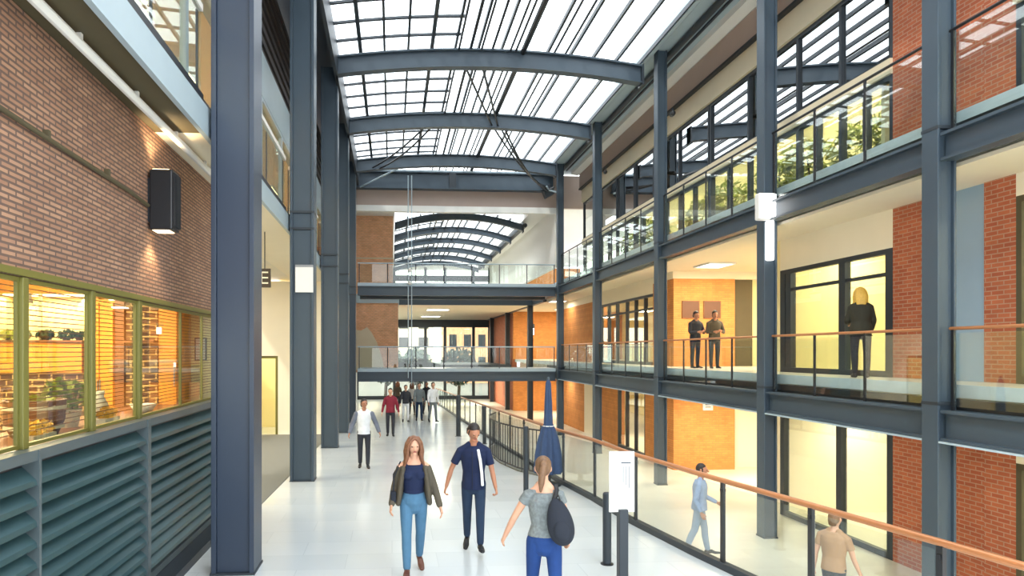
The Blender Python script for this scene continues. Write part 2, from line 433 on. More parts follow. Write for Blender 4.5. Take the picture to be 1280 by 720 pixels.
# ================================================================== COLUMNS
def hcol(name, label, x0, x1, y0, y1, z0, z1, group, mat=STEEL, tf=.06, plates=True):
    t = thing(name, label, 'column', ((x0+x1)/2, (y0+y1)/2, z0), 0, group)
    m = MB(); m.box(x0, x0+tf, y0, y1, z0, z1); m.box(x1-tf, x1, y0, y1, z0, z1); m.box(x0+tf, x1-tf, y0+.05, y0+.11, z0, z1); m.box(x0+tf, x1-tf, y1-.11, y1-.05, z0, z1)
    m.build('shaft', mat, t, bevel=.006)
    m = MB(); m.box(x0-.012, x1+.012, y0-.012, y1+.012, z0, z0+.03); m.build('base_plate', STEELD, t)
    for z in () if not plates else (5.42, 5.78) if x0 < 0 else (1.95, 6.1):
        m = MB(); m.box(x0-.006, x1+.006, y0-.006, y1+.006, z, z+.05); m.build('splice_plate', STEELD, t)
    return t
LCX = [(8.25, 'huge dark steel column in the left foreground'), (14.5, 'steel column with a white notice on its face, left of the walkway'),
       (20.8, 'steel column on the left just behind the one with the white notice'), (25.9, 'slim looking steel column third behind the notice one, left side'),
       (31.0, 'farthest steel column on the left, in front of the brick tower')]
for i, (y, l) in enumerate(LCX):
    hcol('steel_column', l, -2.22, -1.70, y, y+.5, fz(y+.5)-.002, 11.7, 'left row of columns', STEELN if i == 0 else STEEL, .06, i > 0)
t = thing('notice', 'white paper notice fixed on the second column of the left row', 'notice', (-1.92, 14.49, 4.05))
h = MB(); h.box(-2.1, -1.715, 14.488, 14.5, 4.05, 4.65); h.build('plate', WHITEP, t)
h = MB(); h.box(-2.1, -1.715, 14.483, 14.488, 4.6, 4.65); h.build('clip', CHROME, t)
RCY = [(9.3, 'nearest steel column on the right, beside the blue grey panel and red brick'), (13.9, 'steel column on the right carrying the white light fixture'),
       (19.7, 'steel column on the right directly left of the two people in the gallery'), (26.0, 'fourth steel column of the right row, counted from the camera'), (31.9, 'farthest steel column of the right row, where the bridges meet')]
for i, (y, l) in enumerate(RCY):
    hcol('steel_column', l, 8.15, 8.45, y, y+.3, LOWZ, 12.04, 'right row of columns', STEEL, .04)
for (y, l) in ((38.5, 'first far steel column beyond the bridge at right'), (46.2, 'second far steel column beyond the bridge at right'), (53.5, 'last far steel column beyond the bridge at right')):
    hcol('steel_column', l, 8.05, 8.35, y, y+.3, LOWZ, 6.0, 'far columns beyond the bridges', STEELD, .04)

# ================================================================== GALLERY EDGE BEAMS
for z0, z1, nm in ((1.42, 1.88, 'lower'), (5.61, 6.03, 'upper')):
    m = MB()
    ys_ = [2.0] + [y for y, _ in RCY] + [35.5]
    for a, b in zip(ys_, ys_[1:]): ibeam_y(m, 8.3, a+(.31 if a > 2 else 0), b-.01, z0, z1, .24)
    t = m.build('edge_beam', STEEL); tag(t, 'long dark steel edge beam of the %s gallery on the right' % nm, 'beam', 'gallery edge beams')
    m = MB(); ys2 = [2.0] + [y for y, _ in RCY] + [35.5]
    m.box(8.41, 8.63, 2, 35.5, z1-.05, z1+.0); m.box(8.47, 8.55, 2, 35.5, z1+.0, z1+.16)
    t = m.build('gutter', BLACKM); tag(t, 'dark recessed gutter behind the %s right gallery beam' % nm, 'gutter', 'gallery gutters')
m = MB(); m.box(8.16, 8.44, 2, 35.5, 1.385, 1.415)
tag(m.build('light_strip', STEELL), 'pale strip under the lower gallery beam on the right', 'strip')

# ================================================================== GALLERY RAILINGS (right)
cut = [3.0] + [y for y, _ in RCY]
places = ['nearest the camera, past the right frame edge column', 'between the first and second column from the camera', 'between the second and third column from the camera', 'between the third and fourth column from the camera', 'between the fourth column and the bridge corner']
for lev, z0, zr, hm in (('lower', 1.88, 3.1, COPPER), ('upper', 6.03, 7.55, BLACKM)):
    for k in range(5):
        a = cut[k] + (.33 if k else 0); b = cut[k+1] - .03
        t = thing('gallery_railing', 'glass railing of the %s right gallery, %s' % (lev, places[k]), 'railing', (8.33, a, z0), 0, lev + ' gallery railings')
        g = MB(); g.tube([(8.33, a, zr), (8.33, b, zr)], .026, n=10); g.build('handrail', hm, t)
        n = max(2, round((b-a)/1.5)); 
        for q in range(n+1):
            y = a+.04+(b-a-.08)*q/n
            g = MB(); g.box(8.315, 8.345, y-.022, y+.022, z0, zr-.02); g.build('post', BLACKM, t)
            if q < n:
                y2 = a+.04+(b-a-.08)*(q+1)/n
                g = MB(); g.box(8.322, 8.336, y+.03, y2-.03, z0+.06, zr-.07); g.build('glass_panel', GLASSR, t)

# ================================================================== RIGHT FACADE
XW = 9.8
Ya, Yb, Yc, Yd, Ye = YD(1270, XW), YD(1230, XW), 11.37, YD(1116, XW), 16.0
for z0, z1 in ((LOWZ, 1.36), (2.25, 5.56), (6.42, 11.3)):
    m = MB(); m.box(XW, XW+.35, Ya, Yb, z0, z1); m.box(XW, XW+.35, Yc, Yd, z0, z1); struct('wall_right', m, BRICKR)
    m = MB(); m.box(XW+.04, XW+.3, Yb, Yc, z0, z1); struct('wall_right.001', m, PANELB if z0 > 0 and z0 < 6 else BRICKR)
WN = [19]
def shopfront(y0, y1, z0, z1, mull, trans=None, mat=STEELD, gl=GLASSY, x=XW, sill=.12, w=.09):
    fr = MB()
    fr.box(x, x+.12, y0, y1, z0, z0+sill); fr.box(x, x+.12, y0, y1, z1-.1, z1)
    ys = [y0+w/2] + list(mull) + [y1-w/2]
    for y in ys: fr.box(x, x+.14, y-w/2, y+w/2, z0+sill, z1-.1)
    if trans: 
        for a, b in zip(ys, ys[1:]): fr.box(x+.01, x+.11, a+w/2, b-w/2, trans-.035, trans+.035)
    wd = struct('window_%d' % WN[0], fr, mat); WN[0] += 1
    g = MB(); g.box(x+.055, x+.067, y0+.05, y1-.05, z0+sill-.02, z1-.08); g.build('pane', gl, wd)
    return wd
def bulk(y0, y1, z0, z1, mat=CREAM, x=XW):
    m = MB(); m.box(x+.0, x+.3, y0, y1, z0, z1); struct('trim_4', m, mat)
dk = STEELD
# ground floor
shopfront(3, Ya, LOWZ, 1.0, [5, 7.2], None, OLIVED); bulk(3, Ya, 1.0, 1.36)
shopfront(Yd, Ye, LOWZ, 1.22, [YD(1048, XW)], None, w=.16); bulk(Yd, Ye, 1.22, 1.36)
# first gallery
shopfront(3, Ya, 2.25, 5.2, [5, 7.2], None, OLIVED); bulk(3, Ya, 5.2, 5.56)
w = shopfront(Yd, Ye, 2.25, 4.8, [YD(1052, XW), YD(985, XW)], 4.3, w=.2); bulk(Yd, Ye, 4.8, 5.56)
h = MB(); h.box(XW-.03, XW, YD(1058, XW)-.5, YD(1058, XW)-.46, 3.0, 3.6); h.build('door_handle', CHROME, w)
# second gallery: lower panes, pale transom band, dark reflecting upper panes
runs = [(3, Ya, [5, 7.2]), (Yd, 19.7, [YD(1080, XW), YD(1050, XW), YD(1020, XW), 15.3, 16.4, 17.5, 18.6]), (19.75, 26.0, [20.8, 21.9, 23, 24.1, 25.2]), (26.05, 33.2, [27.1, 28.2, 29.3, 30.4, 31.6])]
for a, b, mu in runs:
    shopfront(a, b, 6.42, 8.22, mu, None, STEELD)
    m = MB(); m.box(XW-.06, XW+.14, a, b, 8.22, 8.52); struct('trim_5', m, BEIGE)
    shopfront(a, b, 8.52, 10.42, [mu[i] for i in range(1, len(mu), 2)], None, STEELD, GLASSM, sill=.06)
    m = MB(); m.box(XW+.4, XW+.5, a, b, 8.5, 10.42); struct('wall_right.002', m, BLACKM)
# soffit, fascia, eaves of the right side
m = MB(); m.box(XW-.08, XW+.3, 2, 33.2, 10.42, 11.12); struct('trim_6', m, BEIGE)
m = MB(); m.box(XW-.2, XW-.0, 2, 33.2, 11.14, 12.05); struct('trim_7', m, GREYBAND)
m = MB(); m.box(XW-.24, XW-.1, 2, 33.2, 11.06, 11.13); struct('trim_8', m, BLACKM)
m = MB(); m.loft([[(9.18, y, 11.86), (9.5, y, 11.8), (9.6, y, 11.86), (9.6, y, 12.052), (9.18, y, 12.052)] for y in (2, 33.2)])
tag(m.build('eaves_gutter', WHITEP), 'white eaves gutter along the right edge of the glass roof', 'gutter')
for k, (x, z, r) in enumerate(((8.6, 11.955, .1), (8.05, 11.998, .055), (8.9, 12.008, .045))):
    m = MB(); m.tube([(x, 2, z), (x, 33.0, z)], r, n=12)
    tag(m.build('eaves_tube', STEELD if k != 1 else STEELL, smooth=True), ['thick dark steel tube along the right eaves', 'pale thin tube innermost under the right eaves', 'thin dark tube beside the white gutter on the right'][k], 'tube', 'eaves tubes')
# inner structure of the right shops
m = MB(); m.box(13.6, 13.8, 2, Ye, LOWZ, 1.36); struct('wall_right.003', m, CREAM)
m = MB(); m.box(13.6, 13.8, 2, Ye, 2.25, 5.56); struct('wall_right.004', m, YELLOWP)
m = MB(); m.box(13.2, 13.4, 2, 33.4, 6.42, 10.3); struct('wall_right.005', m, YELLOWP)
m = MB(); m.box(XW, 13.6, Ye, Ye+.12, 2.25, 5.56); struct('wall_right.006', m, YELLOWP)
m = MB(); m.box(XW, 13.6, Ye, Ye+.12, LOWZ, 1.36); struct('wall_right.007', m, CREAM)
m = MB(); m.box(XW+.5, 13.2, 2, 33.4, 10.3, 10.36); struct('ceiling', m, CREAM)
m = MB(); m.box(XW+.15, 13.2, Yd+.4, Yd+.5, 6.42, 10.2); struct('wall_right.008', m, CREAM)
for z0, z1 in ((LOWZ, 1.36), (2.25, 5.56)):
    m = MB(); m.box(16.2, 16.5, 16.1, 45.9, z0, z1); struct('wall_right.009', m, YELLOWP)
    m = MB(); m.box(12.9, 16.2, 23.2, 23.4, z0, z1); struct('wall_right.010', m, YELLOWP)
# amber brick block in the recess (both storeys)
m = MB(); m.box(9.75, 11.95, 22.2, 24.0, LOWZ, 1.36); struct('wall_right.011', m, BRICKO)
m = MB(); m.box(9.75, 11.95, 22.2, 24.0, 2.25, 5.3); struct('wall_right.012', m, BRICKO)
m = MB(); m.box(9.75, 16.2, 22.25, 24.0, 5.3, 5.56); struct('trim_9', m, CREAM)
m = MB(); m.box(11.96, 12.7, 22.4, 22.6, 2.25, 5.3); struct('wall_right.013', m, OLIVED)
m = MB(); m.box(12.7, 16.2, 22.6, 22.7, 2.25, 5.3); struct('wall_right.014', m, YELLOWP)
m = MB(); m.box(11.97, 16.2, 22.5, 22.6, LOWZ, 1.36); struct('wall_right.015', m, CREAM)
for k, x in enumerate((10.35, 11.12)):
    t = thing('wall_plaque', 'dark square plaque on amber brick in the gallery, %s' % ('above the left of two people' if k == 0 else 'above the right of two people'), 'plaque', (x, 22.19, 4.0), 0, 'square plaques')
    h = MB(); h.box(x-.28, x+.28, 22.16, 22.2, 3.95, 4.5); h.build('panel', pbr('plaque_brown%d' % k, srgb(98, 62, 40), .5), t)
    h = MB(); h.box(x-.3, x+.3, 22.165, 22.2, 4.5, 4.53); h.box(x-.3, x+.3, 22.165, 22.2, 3.92, 3.95); h.box(x-.31, x-.28, 22.165, 22.2, 3.92, 4.53); h.box(x+.28, x+.31, 22.165, 22.2, 3.92, 4.53); h.build('frame', WOODB, t)
t = thing('sign', 'small white sign high on the amber brick block on the ground floor', 'sign', (10.95, 22.19, .7))
h = MB(); h.box(10.78, 11.14, 22.15, 22.2, .72, 1.12); h.build('board', WHITEP, t)
h = MB()
for zz in (.82, .9, .98): h.box(10.86, 11.06, 22.146, 22.15, zz, zz+.03)
h.build('lettering', STEELD, t)
# bays between third column and the bridge
for z0, z1, lowz in ((LOWZ, 1.36, True), (2.25, 5.56, False)):
    if lowz:
        m = MB(); m.box(XW, XW+.3, 24.0, 24.9, z0, z1); m.box(XW, XW+.3, 28.0, 30.2, z0, z1); m.box(XW, XW+.3, 33.0, 38.0, z0, z1); struct('wall_right.016', m, BRICKO)
        m = MB(); m.box(XW, XW+.3, 30.2, 33.0, z0, z1); struct('wall_right.017', m, CREAM)
        shopfront(24.9, 28.0, z0, z1-.02, [26, 27])
    else:
        shopfront(24.0, 30.4, z0, 4.95, [25, 26, 27, 28.2, 29.3], 4.4); bulk(24, 30.4, 4.95, 5.56)
        m = MB(); m.box(XW, XW+.3, 30.4, 38.0, z0, 5.2); struct('wall_right.018', m, BRICKO); bulk(30.4, 38, 5.2, 5.56)
    m = MB(); m.box(8.46, 16.2, 45.4, 45.7, z0, z1); struct('wall_back', m, BRICKO)
m = MB(); m.box(8.75, 13.2, 45.4, 45.7, 6.42, 8.6); struct('wall_back.001', m, BRICKO)
t = thing('wall_light', 'small white wall light on the amber far wall of the gallery', 'lamp', (9.7, 45.3, 4.1))
h = MB(); h.box(9.5, 9.9, 45.2, 45.4, 4.0, 4.7); h.build('housing', STEELD, t)
h = MB(); h.box(9.55, 9.85, 45.12, 45.2, 3.95, 4.4); h.build('shade', LAMPC, t)
# far stretch, beyond the bridges
m = MB(); m.box(8.46, 8.76, 45.7, 57, LOWZ, 5.56); struct('wall_right.019', m, BRICKR)
m = MB(); m.box(8.5, 8.7, 33.9, 57, 7.2, 10.6); struct('wall_right.020', m, WHITEP)
m = MB(); m.box(-.1, 8.4, 38.5, 57, 5.55, 6.0); struct('ceiling', m, CREAM)
m = MB(); m.box(-.1, 8.4, 38.3, 38.5, 5.5, 6.0); m.box(8.25, 8.45, 35.5, 57, 5.5, 6.03); struct('trim_10', m, STEEL)
m = MB(); m.box(3.5, 8.4, 46, 57, 1.45, 1.85); struct('floor.004', m, STEELD)
# ================================================================== ROOF
def vault(xl, xr_, zs, rise):
    xc, hw = (xl+xr_)/2, (xr_-xl)/2
    return lambda x: zs + rise*(1-((x-xc)/hw)**2)
def arch_beam(label, y, xl, xr_, zs, rise, dep, group, mat=STEEL, wf=.3):
    fz_ = vault(xl, xr_, zs, rise); N = 18
    t = thing('arched_beam', label, 'beam', ((xl+xr_)/2, y, zs-dep), 0, group)
    xs = [xl+(xr_-xl)*k/N for k in range(N+1)]
    def run(w, z0, z1):
        m = MB(); m.loft([[(x, y-w/2, fz_(x)+z0), (x, y+w/2, fz_(x)+z0), (x, y+w/2, fz_(x)+z1), (x, y-w/2, fz_(x)+z1)] for x in xs]); return m
    run(.08, -dep+.05, -.05).build('web', mat, t)
    run(wf, -.05, 0).build('top_flange', mat, t); run(wf, -dep, -dep+.05).build('bottom_flange', mat, t)
    for x, s in ((xl, 1), (xr_, -1)):
        m = MB(); m.box(min(x, x+.06*s), max(x, x+.06*s), y-.18, y+.18, fz_(x)-dep-.06, fz_(x)+.03); m.build('end_plate', STEELD, t)
    return t
V1 = (-1.70, 7.85, 11.72, .36); v1 = vault(*V1)
BY = [3.4, 9.0, 14.9, 20.2, 25.6, 31.0]
bl = ['first arched roof beam, overhead nearest the camera', 'second arched roof beam overhead, behind the nearest', 'arched roof beam at the top right corner of the skylight, its end just in view', 'most prominent arched roof beam crossing the upper part of the skylight',
      'arched roof beam one behind the most prominent one', 'thinner looking arched roof beam just before the straight girder']
for y, l in zip(BY, bl): arch_beam(l, y, *V1, .56, 'arched beams of the front skylight')
GY = 33.5
t = thing('straight_girder', 'deep straight steel girder closing the far end of the front skylight', 'girder', (3, GY, 11.03))
m = MB(); m.box(-2.4, 8.3, GY-.22, GY+.22, 11.03, 11.09); m.box(-2.4, 8.3, GY-.22, GY+.22, 11.84, 11.9); m.box(-2.4, 8.3, GY-.05, GY+.05, 11.09, 11.84); m.build('beam', STEEL, t)
m = MB(); m.box(-2.4, 8.3, GY-.22, GY+.1, 11.9, 11.97); m.build('top_cladding', STEELL, t)
m = MB(); m.box(2.9, 3.25, GY-.21, GY-.05, 11.09, 11.84); m.build('stiffener', STEELD, t)
m = MB(); m.box(-2.6, 16.2, GY+.3, GY+.5, 10.25, 11.95); struct('wall_back.002', m, GREYBAND)
m = MB(); m.box(-2.7, 8.7, GY+.2, GY+.55, 9.95, 10.25); struct('trim_11', m, WHITEP)

def skylight(label, ya, yb, V, nb, cross, extra, group, off=.28, bar=STEELD):
    fz_ = vault(*V); xl, xr_ = V[0], V[1]
    t = thing('skylight', label, 'skylight', ((xl+xr_)/2, ya, V[2]), 0, group)
    xs = [xl+(xr_-xl)*k/20 for k in range(21)]
    m = MB(); m.loft([[(x, ya, fz_(x)+off), (x, yb, fz_(x)+off), (x, yb, fz_(x)+off+.015), (x, ya, fz_(x)+off+.015)] for x in xs]); m.build('glazing', GLASSK, t)
    for k in range(nb+1):
        x = xl + (xr_-xl)*k/nb; z = fz_(x)+off
        w = .035 if k not in (1, 4) else .055
        m = MB(); m.box(max(xl, x-w), min(xr_, x+w), ya, yb, z-.13, z-.005); m.build('glazing_bar', bar, t)
    for q, (x, w, dz) in enumerate(extra):
        z = fz_(x)+off-dz; m = MB(); m.tube([(x, ya, z), (x, yb, z)], w, n=8); m.build('service_pipe', BLACKM, t)
    for q in range(cross):
        y = ya + (yb-ya)*(q+.5)/cross
        m = MB(); x2 = [xl+(xr_-xl)*.40*k/8 for k in range(9)]
        m.loft([[(x, y-.04, fz_(x)+off-.07), (x, y+.04, fz_(x)+off-.07), (x, y+.04, fz_(x)+off-.006), (x, y-.04, fz_(x)+off-.006)] for x in x2]); m.build('cross_bar', bar, t)
    return t
ext = [(2.05, .035, .3), (2.42, .05, .25), (2.75, .035, .3), (3.1, .04, .25), (3.65, .035, .3), (3.82, .035, .3), (4.05, .09, .3), (5.05, .035, .22), (5.4, .035, .22)]
sl = ['skylight bay nearest the camera, overhead', 'skylight bay above the walkway second from the camera', 'largest visible skylight bay at the top of the view', 'skylight bay between the two most prominent arched beams',
      'skylight bay third in view, crossed by dark cables', 'narrow looking skylight bay in front of the straight girder']
yy = BY + [GY-.3]
yy = [1.5] + BY[1:] + [GY+.28]
for k in range(6): skylight(sl[k], yy[k]+.001, yy[k+1]-.001, V1, 13, 5, ext, 'front skylight bays')
# closed roof strips beside and beyond the glass
m = MB(); m.box(-7, -1.71, -2, 34, 12.05, 12.25); struct('ceiling.roof_left', m, STEELD)
m = MB(); m.box(7.86, 16.5, -2, 34, 12.05, 12.25); struct('ceiling.roof_right', m, STEELL)
m = MB(); m.box(-1.74, -1.64, 1.5, 33.2, 11.1, 12.05); struct('trim_12', m, STEELD)
m = MB(); m.box(7.86, 7.96, 1.5, 33.2, 11.85, 12.05); struct('trim_13', m, STEELL)
# second, lower vault
V2 = (.15, 7.5, 10.0, .62); v2 = vault(*V2)
BY2 = [37.2, 41.2, 45.2, 49.2, 53.2, 56.7]
l2 = ['first arched beam of the lower far skylight, under the white band', 'second arched beam of the lower far skylight', 'third arched beam of the lower far skylight', 'fourth arched beam of the lower far skylight', 'fifth arched beam of the lower far skylight', 'last arched beam of the far skylight against the end windows']
for y, l in zip(BY2, l2): arch_beam(l, y, *V2, .36, 'arched beams of the far skylight', STEEL, .26)
for k in range(5):
    skylight(['first', 'second', 'third', 'fourth', 'last'][k] + ' skylight bay of the lower far vault, counted from the girder', BY2[k]+.001, BY2[k+1]-.001, V2, 10, 3, [(2.6, .05, .3), (3.3, .05, .3), (4.1, .05, .3)], 'far skylight bays', .2)
m = MB(); m.box(-7, .14, 34, 57.4, 10.42, 10.6); m.box(.14, 7.5, 34, 37.1, 10.68, 10.8); struct('ceiling.far_left', m, WHITEP)
m = MB(); m.box(7.5, 16.5, 34, 57.4, 10.3, 10.6); struct('ceiling.far_right', m, WHITEP)
m = MB(); m.tube([(7.6, 37.2, 10.0), (7.6, 56.8, 10.0)], .13); tag(m.build('eaves_tube', STEELD), 'dark tube along the right eaves of the far skylight', 'tube')
# tie rods and cable bundles under the front vault
def cable(pts, r=.035, sag=0, N=10):
    m = MB(); P = [Vector(p) for p in pts]; out = []
    for a, b in zip(P, P[1:]):
        for k in range(N):
            u = k/N; p = a.lerp(b, u); p.z -= sag*4*u*(1-u); out.append(p)
    out.append(P[-1]); m.tube(out, r, n=6); return m
rods = [((2.2, 20.22, 11.7), (3.9, 25.58, 11.65), 'dark diagonal cable just behind the prominent arched beam, leaning right', .0),
        ((2.75, 20.22, 11.75), (4.15, 25.58, 11.6), 'dark diagonal cable beside the first one behind the prominent arched beam', .0),
        ((1.4, 25.62, 11.65), (-.9, 30.98, 11.4), 'dark cable running to the left under the third skylight bay', .15),
        ((1.6, 25.62, 11.6), (-.6, 30.98, 11.35), 'second dark cable running to the left under the third skylight bay', .2),
        ((3.9, 25.62, 11.7), (7.9, 33.05, 10.95), 'long dark cable swooping right toward the eaves junction', .3),
        ((4.2, 25.62, 11.7), (7.85, 33.02, 11.1), 'long dark cable swooping right, beside another', .45),
        ((4.4, 25.62, 11.6), (7.8, 33.05, 11.2), 'lowest dark cable swooping right toward the eaves junction', .5),
        ((-1.6, 33.3, 11.06), (.6, 31.02, 11.55), 'pale diagonal strut at the far left under the skylight', 0)]
for a, b, l, s in rods: tag(cable((a, b), .04, s).build('tie_cable', BLACKM if 'pale' not in l else STEELL), l, 'cable', 'cables under the front skylight')
t = thing('junction_bracket', 'cluster of dark brackets where cables meet the right eaves', 'bracket', (7.95, 33.2, 10.6))
m = MB(); m.obox((7.95, 33.2, 10.97), (.22, 0, .12), (0, .2, 0), (-.1, 0, .25)); m.build('plate', STEELD, t, bevel=.02)
for q in range(4):
    m = MB(); a = q*.7; m.tube([(7.95, 33.0, 11.0), (7.95+.5*math.cos(a+.4), 32.9, 11.0+.5*math.sin(a+.4)-.35)], .05); m.build('arm', [STEELL, STEELD][q % 2], t)

# ================================================================== BRIDGES
def bridge(lev, y, z0, z1, zr):
    t = thing('footbridge', 'steel footbridge crossing the hall on the %s level' % lev, 'bridge', (3, y, z0))
    m = MB(); ibeam_x(m, -1.68, 8.14, y, z0, z1, .26); ibeam_x(m, -1.68, 8.14, y+2.2, z0, z1, .26); m.build('edge_beam', STEEL, t)
    m = MB(); m.box(-1.68, 8.14, y+.14, y+2.06, z1-.2, z1-.05); m.build('soffit', CREAM, t)
    m = MB(); m.box(-1.68, 8.14, y-.1, y+2.3, z1+.001, z1+.16); m.build('deck', STEELL, t)
    for n in range(8):
        x = -1.6 + n*9.68/7
        m = MB(); m.box(x-.02, x+.02, y-.07, y-.03, z1+.16, zr); m.build('post', STEELD, t)
        if n < 7:
            m = MB(); m.box(x+.04, x+9.68/7-.04, y-.056, y-.044, z1+.2, zr-.06); m.build('glass_panel', GLASSR, t)
    m = MB(); m.tube([(-1.66, y-.05, zr), (8.1, y-.05, zr)], .03); m.build('handrail', STEELL, t)
bridge('lower', 32.4, 1.3, 1.78, 3.0); bridge('upper', 32.4, 5.52, 5.98, 7.1)

# ================================================================== FAR END
m = MB(); m.box(-2.75, .05, 37.2, 40.5, 6.6, 10.42); m.box(-2.75, .35, 37.2, 40.5, 1.6, 5.5); struct('wall_left.tower', m, BRICKF)
m = MB(); m.box(-2.78, .1, 37.15, 40.5, 8.0, 8.06); struct('trim_14', m, BEIGE)
m = MB(); m.box(-2.78, .4, 37.1, 40.55, 5.5, 6.0); struct('trim_15', m, STEELL)
m = MB(); m.box(-2.78, .1, 37.1, 40.55, 6.0, 6.6); struct('trim_16', m, BRICKF)
t = None
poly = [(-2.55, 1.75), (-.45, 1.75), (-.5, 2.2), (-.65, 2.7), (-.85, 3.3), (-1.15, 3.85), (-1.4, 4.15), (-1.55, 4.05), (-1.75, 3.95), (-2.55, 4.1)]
m = MB(); m.prism(poly, 'y', 37.12, 37.19); tag(m.build('sun_patch_panel', BEIGE), 'cream curved sun patch panel on the lower brick tower at the far left', 'panel')  # patch of sunlight on the brick, shaped as a thin cream panel
m = MB(); m.box(-8, -2.76, 37.1, 37.4, -1.5, 12); struct('wall_back.003', m, BRICKF)
# end wall with big windows
EW = 57
m = MB()
for x in (-3, .2, 2.9, 4.6, 7.1, 8.5): m.box(x-.12, x+.12, EW, EW+.25, LOWZ, 10.1)
for z, h in ((LOWZ, .3), (1.4, .45), (4.9, .66), (8.9, .5)): m.box(-3, 8.6, EW+.02, EW+.22, z, z+h)
wd = struct('window_end', m, STEELD)
m = MB(); m.box(-3, 8.6, EW+.1, EW+.12, LOWZ, 10.1); m.build('pane', GLASSY, wd)
m = MB(); m.box(-3.2, 8.7, EW, EW+.3, 9.9, 12); struct('wall_back.004', m, WHITEP)
m = MB(); m.box(-3.3, -3, 40, 57.3, LOWZ, 11); struct('wall_left.010', m, WHITEP)
# outside
m = MB(); m.box(-60, 80, 57.35, 190, -1.8, -1.45); struct('ground', m, pbr('asphalt', srgb(120, 122, 118), .9))
LEAF = pbr('leaf_green', srgb(26, 54, 26), .6, 0, .5, 5); LEAFY = pbr('leaf_yellow_green', srgb(132, 140, 30), .5, 0, .5, 7); BARK = pbr('bark', srgb(70, 54, 40), .8, 0, .2, 8)
def leaves(mb, c, r, n, s, rr):
    for _ in range(n):
        d = Vector((rr.gauss(0, 1), rr.gauss(0, 1), rr.gauss(0, 1))).normalized() * rr.uniform(.45, 1) ** .6
        p = Vector(c) + Vector((d.x*r[0], d.y*r[1], d.z*r[2]))
        a = Vector((rr.gauss(0, 1), rr.gauss(0, 1), rr.gauss(0, 1))).normalized(); b = a.orthogonal().normalized()
        k = s*rr.uniform(.6, 1.2); w = a.cross(b)
        mb.loft([[p-a*k, p+b*k*.45+w*k*.1, p+a*k, p-b*k*.45+w*k*.1]], caps=False); n0 = len(mb.v); mb.f.append((n0-4, n0-3, n0-2, n0-1))
for k, (x, y, h, w) in enumerate(((-.6, 61, 5.0, 1.5), (2.4, 63.5, 4.4, 1.4), (6.2, 61, 4.3, 1.7))):
    t = thing('tree', ['dark green tree outside the far windows, left', 'low green tree outside the far windows, middle', 'small green tree outside the far windows, right'][k], 'tree', (x, y, -1.45), 0, 'trees outside the far end')
    m = MB(); m.tube([(x, y, -1.45), (x+.1, y, h*.5-1.45), (x, y, h*.75-1.45)], [.16, .12, .06]); m.build('trunk', BARK, t)
    m = MB(); leaves(m, (x, y, h*.6-1.2), (w, w, h*.42), 900, .28, rnd); m.build('crown', LEAF, t)
for k, (x0, x1, y, h, mt) in enumerate(((-6, 6.6, 105, 8.5, CREAM), (7.2, 15, 88, 9, BRICKF))):
    t = thing('building', ['pale office building far outside the end windows', 'brick building outside the end windows on the right'][k], 'building', ((x0+x1)/2, y, -1.45))
    m = MB(); m.box(x0, x1, y, y+8, -1.45, h); m.build('wall', mt, t)
    m = MB(); m.box(x0-.2, x1+.2, y-.2, y+8.2, h, h+.4); m.build('roof', STEELL, t)
    for i in range(4):
        for j in range(3):
            xx = x0 + (x1-x0)*(i+.25)/4; zz = .5+j*3
            m = MB(); m.box(xx, xx+(x1-x0)/8, y-.05, y+.02, zz, zz+1.6); m.build('window', STEELD, t)

# ================================================================== WALKWAY RAILING
t = thing('walkway_railing', 'long glass railing with copper toned handrail along the walkway drop', 'railing', (4.1, 10, 0))
RY = [4.2 + .25*i for i in range(int((50-4.2)/.25)+1)]
rb = [(rx(y)-.06, y) for y in RY]
m = MB(); m.tube([(x, y, fz(y)+1.12) for x, y in rb], .034, n=10); m.build('handrail', COPPER, t, smooth=True)
m = MB(); m.loft([[(x-.05, y, fz(y)), (x+.05, y, fz(y)), (x+.05, y, fz(y)+.09), (x-.05, y, fz(y)+.09)] for x, y in rb]); m.build('base_channel', STEELD, t)
ps = [YD(1213, 4.95), YD(1015, 4.45), YD(900, 4.15), 9.9, YD(752, 3.85), YD(697, 3.66), 15.6]; ps = [ps[0], ps[1], ps[2], 10.2, 11.9, 13.7, 15.6]
while ps[-1] < 48: ps.append(ps[-1]+1.9)
for i, y in enumerate(ps):
    x = rx(y)-.06; m = MB(); m.box(x-.018, x+.018, y-.035, y+.035, fz(y)+.05, fz(y)+1.1); m.box(x-.03, x+.03, y-.02, y+.02, fz(y)+.98, fz(y)+1.02); m.build('post', BLACKM, t)
    if i+1 < len(ps):
        y2 = ps[i+1]; q = [y+.05+(y2-y-.1)*k/4 for k in range(5)]
        m = MB(); m.loft([[(rx(v)-.066, v, fz(v)+.08), (rx(v)-.054, v, fz(v)+.08), (rx(v)-.054, v, fz(v)+1.05), (rx(v)-.066, v, fz(v)+1.05)] for v in q]); m.build('glass_panel', GLASSR, t)
